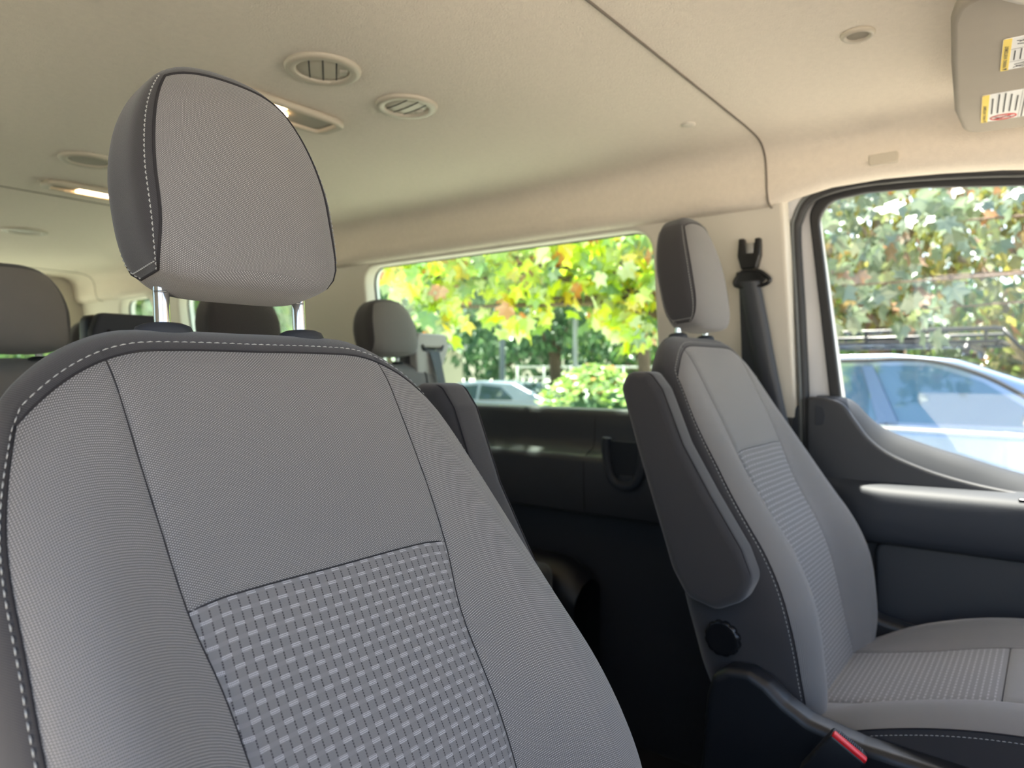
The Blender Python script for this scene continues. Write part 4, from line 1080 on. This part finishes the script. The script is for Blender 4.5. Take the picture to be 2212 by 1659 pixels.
m_maple = leaf_mat('maple_leaves_autumn', [(0, (0.728, 0.840, 0.021)), (.32, (0.420, 0.616, 0.028)), (.50, (0.196, 0.350, 0.070)), (.60, (0.700, 0.770, 0.420)), (.76, (0.868, 0.644, 0.028)), (.84, (0.728, 0.238, 0.070)), (.91, (0.168, 0.308, 0.126))], .62, .16, .35)
m_pale = leaf_mat('maple_leaves_pale', [(0, (0.092, 0.150, 0.075)), (.35, (0.138, 0.196, 0.115)), (.6, (0.173, 0.219, 0.069)), (.75, (0.230, 0.104, 0.040)), (.85, (0.081, 0.138, 0.075))], .45, .16, .45)
m_green = leaf_mat('green_leaves', [(0, (0.038, 0.102, 0.026)), (.35, (0.070, 0.154, 0.032)), (.65, (0.115, 0.218, 0.038)), (.85, (0.192, 0.269, 0.051))], .45, .08)
m_dark = leaf_mat('dark_leaves', [(0, (0.040, 0.096, 0.040)), (.4, (0.064, 0.136, 0.056)), (.75, (0.096, 0.176, 0.072))], .4, .05)
m_gold = leaf_mat('golden_leaves', [(0, (0.158, 0.180, 0.026)), (.3, (0.238, 0.222, 0.032)), (.55, (0.148, 0.106, 0.032)), (.75, (0.116, 0.158, 0.032)), (.9, (0.211, 0.095, 0.032))], .5, .08)
m_hedge = leaf_mat('hedge_leaves', [(0, (0.224, 0.336, 0.064)), (.4, (0.320, 0.440, 0.112)), (.75, (0.400, 0.480, 0.160)), (.95, (0.440, 0.224, 0.096))], .45, .14)
bark = mat('bark', (.16, .11, .08), .9, bump=(25, .8, .03), var=.3, vscale=12)

def tree(name, label, blobs, n, size, lm, trunk, seed, group=None, poly=DIA, branches=True, cat='tree'):
    rng = random.Random(seed); x, y, r = trunk
    root = thing(name, label, cat, (x, y, ZG), group)
    mb = MB()
    for c in blob_points(rng, blobs, n): leaf_mesh(mb, c, size * rng.uniform(.7, 1.25), rng, poly=poly)
    mb.build('foliage', lm, root, smooth=False, recalc=False)
    tr = MB(); topz = max(b[2] for b in blobs)
    tr.tube([(x, y, ZG), (x + .03, y, ZG + 1.2), (x - .05, y + .05, ZG + 2.5), (x, y, topz)], [r * 1.2, r, r * .85, r * .3], 12)
    if branches:
        for b in blobs:
            z0 = min(topz, max(ZG + 1.8, b[2] - .9 * max(b[3], b[4])))
            mid = Vector(((x + b[0]) / 2, (y + b[1]) / 2, (z0 + b[2]) / 2 + .15))
            tr.tube([(x, y, z0), mid, (b[0], b[1], b[2])], [r * .4, r * .25, r * .08], 7)
    tr.build('trunk', bark, root)
    return root

# maple whose branches hang in front of the large side window
tree('maple_tree', 'autumn maple with yellow, green and rusty leaves hanging outside the large side window',
     [(3.45, 3.35, 1.05, .65, 1.2, .32, .55), (3.95, 2.45, 1.10, .7, .9, .34, .55), (3.10, 3.45, .74, .30, .35, .16, .06), (3.20, 3.18, .60, .34, .30, .16, .07), (3.25, 3.08, .40, .22, .22, .20, .05),
      (3.42, 2.95, .68, .32, .32, .20, .08), (3.60, 2.72, .46, .26, .24, .26, .07), (3.74, 2.54, .66, .38, .35, .22, .10), (3.96, 2.26, .52, .32, .30, .32, .10), (4.10, 2.05, .60, .30, .35, .36, .12),
      (4.02, 2.12, .26, .20, .16, .12, .025), (3.55, 3.9, .95, .5, .8, .3, .15), (2.6, 2.5, 3.1, 1.1, 1.25, .5, 1.0), (2.5, 1.75, 3.3, .8, .5, .3, .30)],  # last two high clumps are unseen, added to block sun through the side window
     3900, .088, m_maple, (4.75, 1.55, .10), 3, poly=MAPLE)
tree('maple_tree', 'maple with pale grey green leaves hanging outside the passenger door window',
     [(5.15, 1.25, 1.25, .45, .35, .45, .09), (5.35, .85, .98, .40, .35, .30, .08), (5.3, .95, .62, .34, .26, .26, .055), (5.5, .72, .42, .22, .22, .24, .035), (5.6, .25, 1.15, .45, .5, .4, .10), (5.5, -.3, .9, .4, .4, .4, .05),
      (4.9, 1.1, .55, .25, .15, .35, .03), (5.5, 1.6, 1.8, .8, .9, .5, .12)],
     430, .10, m_pale, (5.6, -1.9, .055), 5, poly=MAPLE)
# trees further back
specs = [
 ('dark broad tree with a bare brown trunk standing behind the silver sedan', [(11.0, 15.6, 2.4, 3.4, 3.4, 2.6), (13.5, 14.0, 1.6, 2.4, 2.4, 1.8), (9.5, 17.0, 1.4, 2.5, 2.5, 1.7)], m_dark, (14.6, 15.6, .22)),
 ('mid green tree in the middle distance behind the hanging maple leaves', [(17.5, 13.5, 3.0, 3.2, 3.2, 2.8), (18.5, 12.0, 1.6, 2.2, 2.2, 1.3)], m_dark, (18.6, 12.6, .2)),
 ('bright green tree behind the passenger seat headrest', [(15.5, 8.6, 3.6, 2.6, 2.8, 2.4), (17.5, 8.8, 2.2, 2.0, 2.4, 1.5)], m_green, (16.5, 8.4, .18)),
 ('light green tree seen through the small rear side windows', [(7.6, 13.4, 1.8, 2.8, 3.0, 2.4), (5.4, 16.0, 1.6, 2.6, 2.6, 2.2)], m_green, (7.4, 14.0, .18)),
 ('leafy green tree behind the third side window', [(5.2, 10.6, 1.6, 1.9, 1.8, 1.9), (6.6, 9.6, 2.6, 1.6, 1.6, 1.4)], m_green, (6.0, 10.4, .14)),
 ('golden brown conifer in the top of the passenger door window', [(12.2, 3.4, 2.3, 1.5, 1.5, 1.6), (12.6, 1.2, 3.0, 1.7, 1.6, 1.6), (11.6, 2.3, 1.2, 1.3, 1.3, .9)], m_gold, (12.4, 2.2, .2)),
 ('olive pine with bristly needles at the right side of the passenger door window', [(10.6, -.1, 1.7, 1.4, 1.4, 2.2), (11.2, -1.6, 2.6, 1.6, 1.8, 2.2)], m_gold, (11.0, -.9, .2)),
 ('bright green bushy tree just above the roof basket', [(13.5, 4.0, .6, 2.0, 2.0, 1.3), (14.0, 1.2, .4, 2.0, 2.2, 1.2), (14.2, -1.0, .3, 1.8, 2.0, 1.2)], m_green, (13.8, 2.2, .2)),
 ('tall dark tree closing the view behind the parked car', [(22, 4.5, 3.2, 4.0, 4.0, 3.6), (22, 0, 3.0, 4.0, 4.0, 3.4), (22, -4, 3.0, 4.0, 4.0, 4.0)], m_dark, (22.5, 1.5, .3)),
]
for k, (lb, bl_, lm, tk) in enumerate(specs):
    tree('broadleaf_tree' if k not in (5, 6) else 'conifer_tree', lb, bl_, 3000, .17 if k not in (5, 6) else .13, lm, tk, 20 + k, 'trees around the parking lot', branches=True)
rng = random.Random(9)
for k, (x, y, lb) in enumerate(((11, 35, 'far tree line, its left end behind the rear side windows'), (22, 35, 'far dark tree left of the lamp post'), (31, 25, 'far tree directly behind the lamp post'),
                        (32, 17, 'far tree above the railing'), (36, 10, 'far tree behind the passenger seat headrest'), (4, 36, 'far tree beyond the rear doors'))):
    tree('broadleaf_tree', lb, [(x + rng.uniform(-1, 1), y + rng.uniform(-1, 1), 2.8, 5.0, 5.0, 4.2), (x + 3, y - 4, 2.0, 3.5, 3.5, 3.4)], 3200, .34, (m_dark, m_green)[k % 2], (x, y, .3), 60 + k, 'far trees')

def hedge(name, label, c, r, n, lm, size, seed, cat='hedge'):
    root = thing(name, label, cat, (c[0], c[1], ZG)); rng = random.Random(seed); mb = MB()
    for _ in range(n):
        a = rng.uniform(0, 2 * pi); e = rng.uniform(-.4, pi / 2); k = rng.uniform(.82, 1.03)
        leaf_mesh(mb, Vector((c[0] + r[0] * k * cos(a) * cos(e), c[1] + r[1] * k * sin(a) * cos(e), c[2] + r[2] * k * sin(e))), size, rng, droop=-.3, poly=OVAL)
    mb.build('foliage', lm, root, smooth=False, recalc=False)
    ms = MB()
    for k in range(9):
        a = k * .7; ms.tube([(c[0] + .1 * cos(a), c[1] + .1 * sin(a), ZG), (c[0] + .4 * r[0] * cos(a), c[1] + .4 * r[1] * sin(a), (ZG + c[2]) / 2), (c[0] + .7 * r[0] * cos(a), c[1] + .7 * r[1] * sin(a), c[2] + .4 * r[2])], [.04, .03, .01], 6)
    ms.build('stems', bark, root)
    core = MB(); rows = []
    for i in range(9):
        e = -pi / 2 + pi * i / 8; rows.append([(c[0] + .8 * r[0] * cos(e) * cos(q * pi / 8), c[1] + .8 * r[1] * cos(e) * sin(q * pi / 8), c[2] + .8 * r[2] * sin(e)) for q in range(16)])
    core.grid(rows, wrap=True).build('inner_foliage', m_dark, root)
    return root
hedge('shrub', 'bright yellow green rounded shrub under the large window, right of the sedan', (7.05, 4.22, -.75), (.85, .70, .80), 1500, m_hedge, .060, 2, 'shrub')
hedge('shrub', 'low dark green hedge running behind the silver sedan', (19.3, 12.2, -1.3), (3.1, 3.4, .95), 2500, m_green, .11, 3)
hedge('shrub', 'green bush right of the roof basket, beyond the car windscreen', (11.5, .2, -1.0), (1.2, 1.6, 1.15), 1400, m_green, .09, 4, 'shrub')

# lot furniture
def post(x, y, h, r, label, mt, top=None):
    o = thing('lamp_post' if top else 'post', label, 'post', (x, y, ZG))
    MB().tube([(x, y, ZG), (x, y, ZG + .3), (x, y, ZG + h)], [r * 1.5, r, r * .8], 12).build('pole', mt, o)
    MB().lathe([(.001, 0), (r * 3, 0), (r * 3, .06), (r * 1.2, .10)], (x, y, ZG), (0, 0, 1), 12).build('base_plate', mt, o)
    if top: MB().box((x - .5, y - .12, ZG + h), (x + .12, y + .12, ZG + h + .10)).build('lamp_head', mt, o, bevel=.02)
postm = mat('grey_post_paint', (.20, .22, .24), .5)
post(15.6, 12.4, 6.0, .09, 'grey lamp post rising behind the silver sedan', postm, True)
post(16.6, 10.6, 6.5, .07, 'thin pale lamp post right of the sedan, above the shrub', mat('pale_post_paint', (.5, .5, .5), .5), True)
rl = thing('railing', 'pale metal railing far behind the bright shrub', 'railing', (22, 14, ZG))
rm = MB()
for z in (.55, .95, 1.35):
    rm.tube([(20.5, 15.6, ZG + z + .5), (25.0, 10.4, ZG + z + .5)], .035, 8)
rm.build('rails', mat('pale_railing_paint', (.42, .42, .40), .5), rl)
rp = MB()
for k in range(8): rp.tube([(20.5 + 4.5 * k / 7, 15.6 - 5.2 * k / 7, ZG), (20.5 + 4.5 * k / 7, 15.6 - 5.2 * k / 7, ZG + 1.9)], .03, 8)
rp.build('posts', mat('railing_post_paint', (.7, .7, .68), .5), rl)
bd = thing('building', 'pale low building far left beyond the parked cars', 'building', (17.5, 21, ZG))
MB().box((16.5, 20.5, ZG), (23, 27, ZG + 2.6)).build('walls', mat('pale_render', (.34, .33, .25), .8), bd, smooth=False)
MB().box((16.2, 20.2, ZG + 2.6), (23.3, 27.3, ZG + 2.85)).build('roof', mat('roof_grey', (.3, .3, .3), .8), bd, smooth=False)
MB().box((16.46, 22.0, ZG + .9), (16.52, 23.6, ZG + 2.0)).build('window', GC, bd, smooth=False)

# lift the whole place so that the van floor is at z = 0
for o in bpy.data.objects:
    if o.parent is None and o.type in {'MESH', 'EMPTY'}: o.location.z += ZO
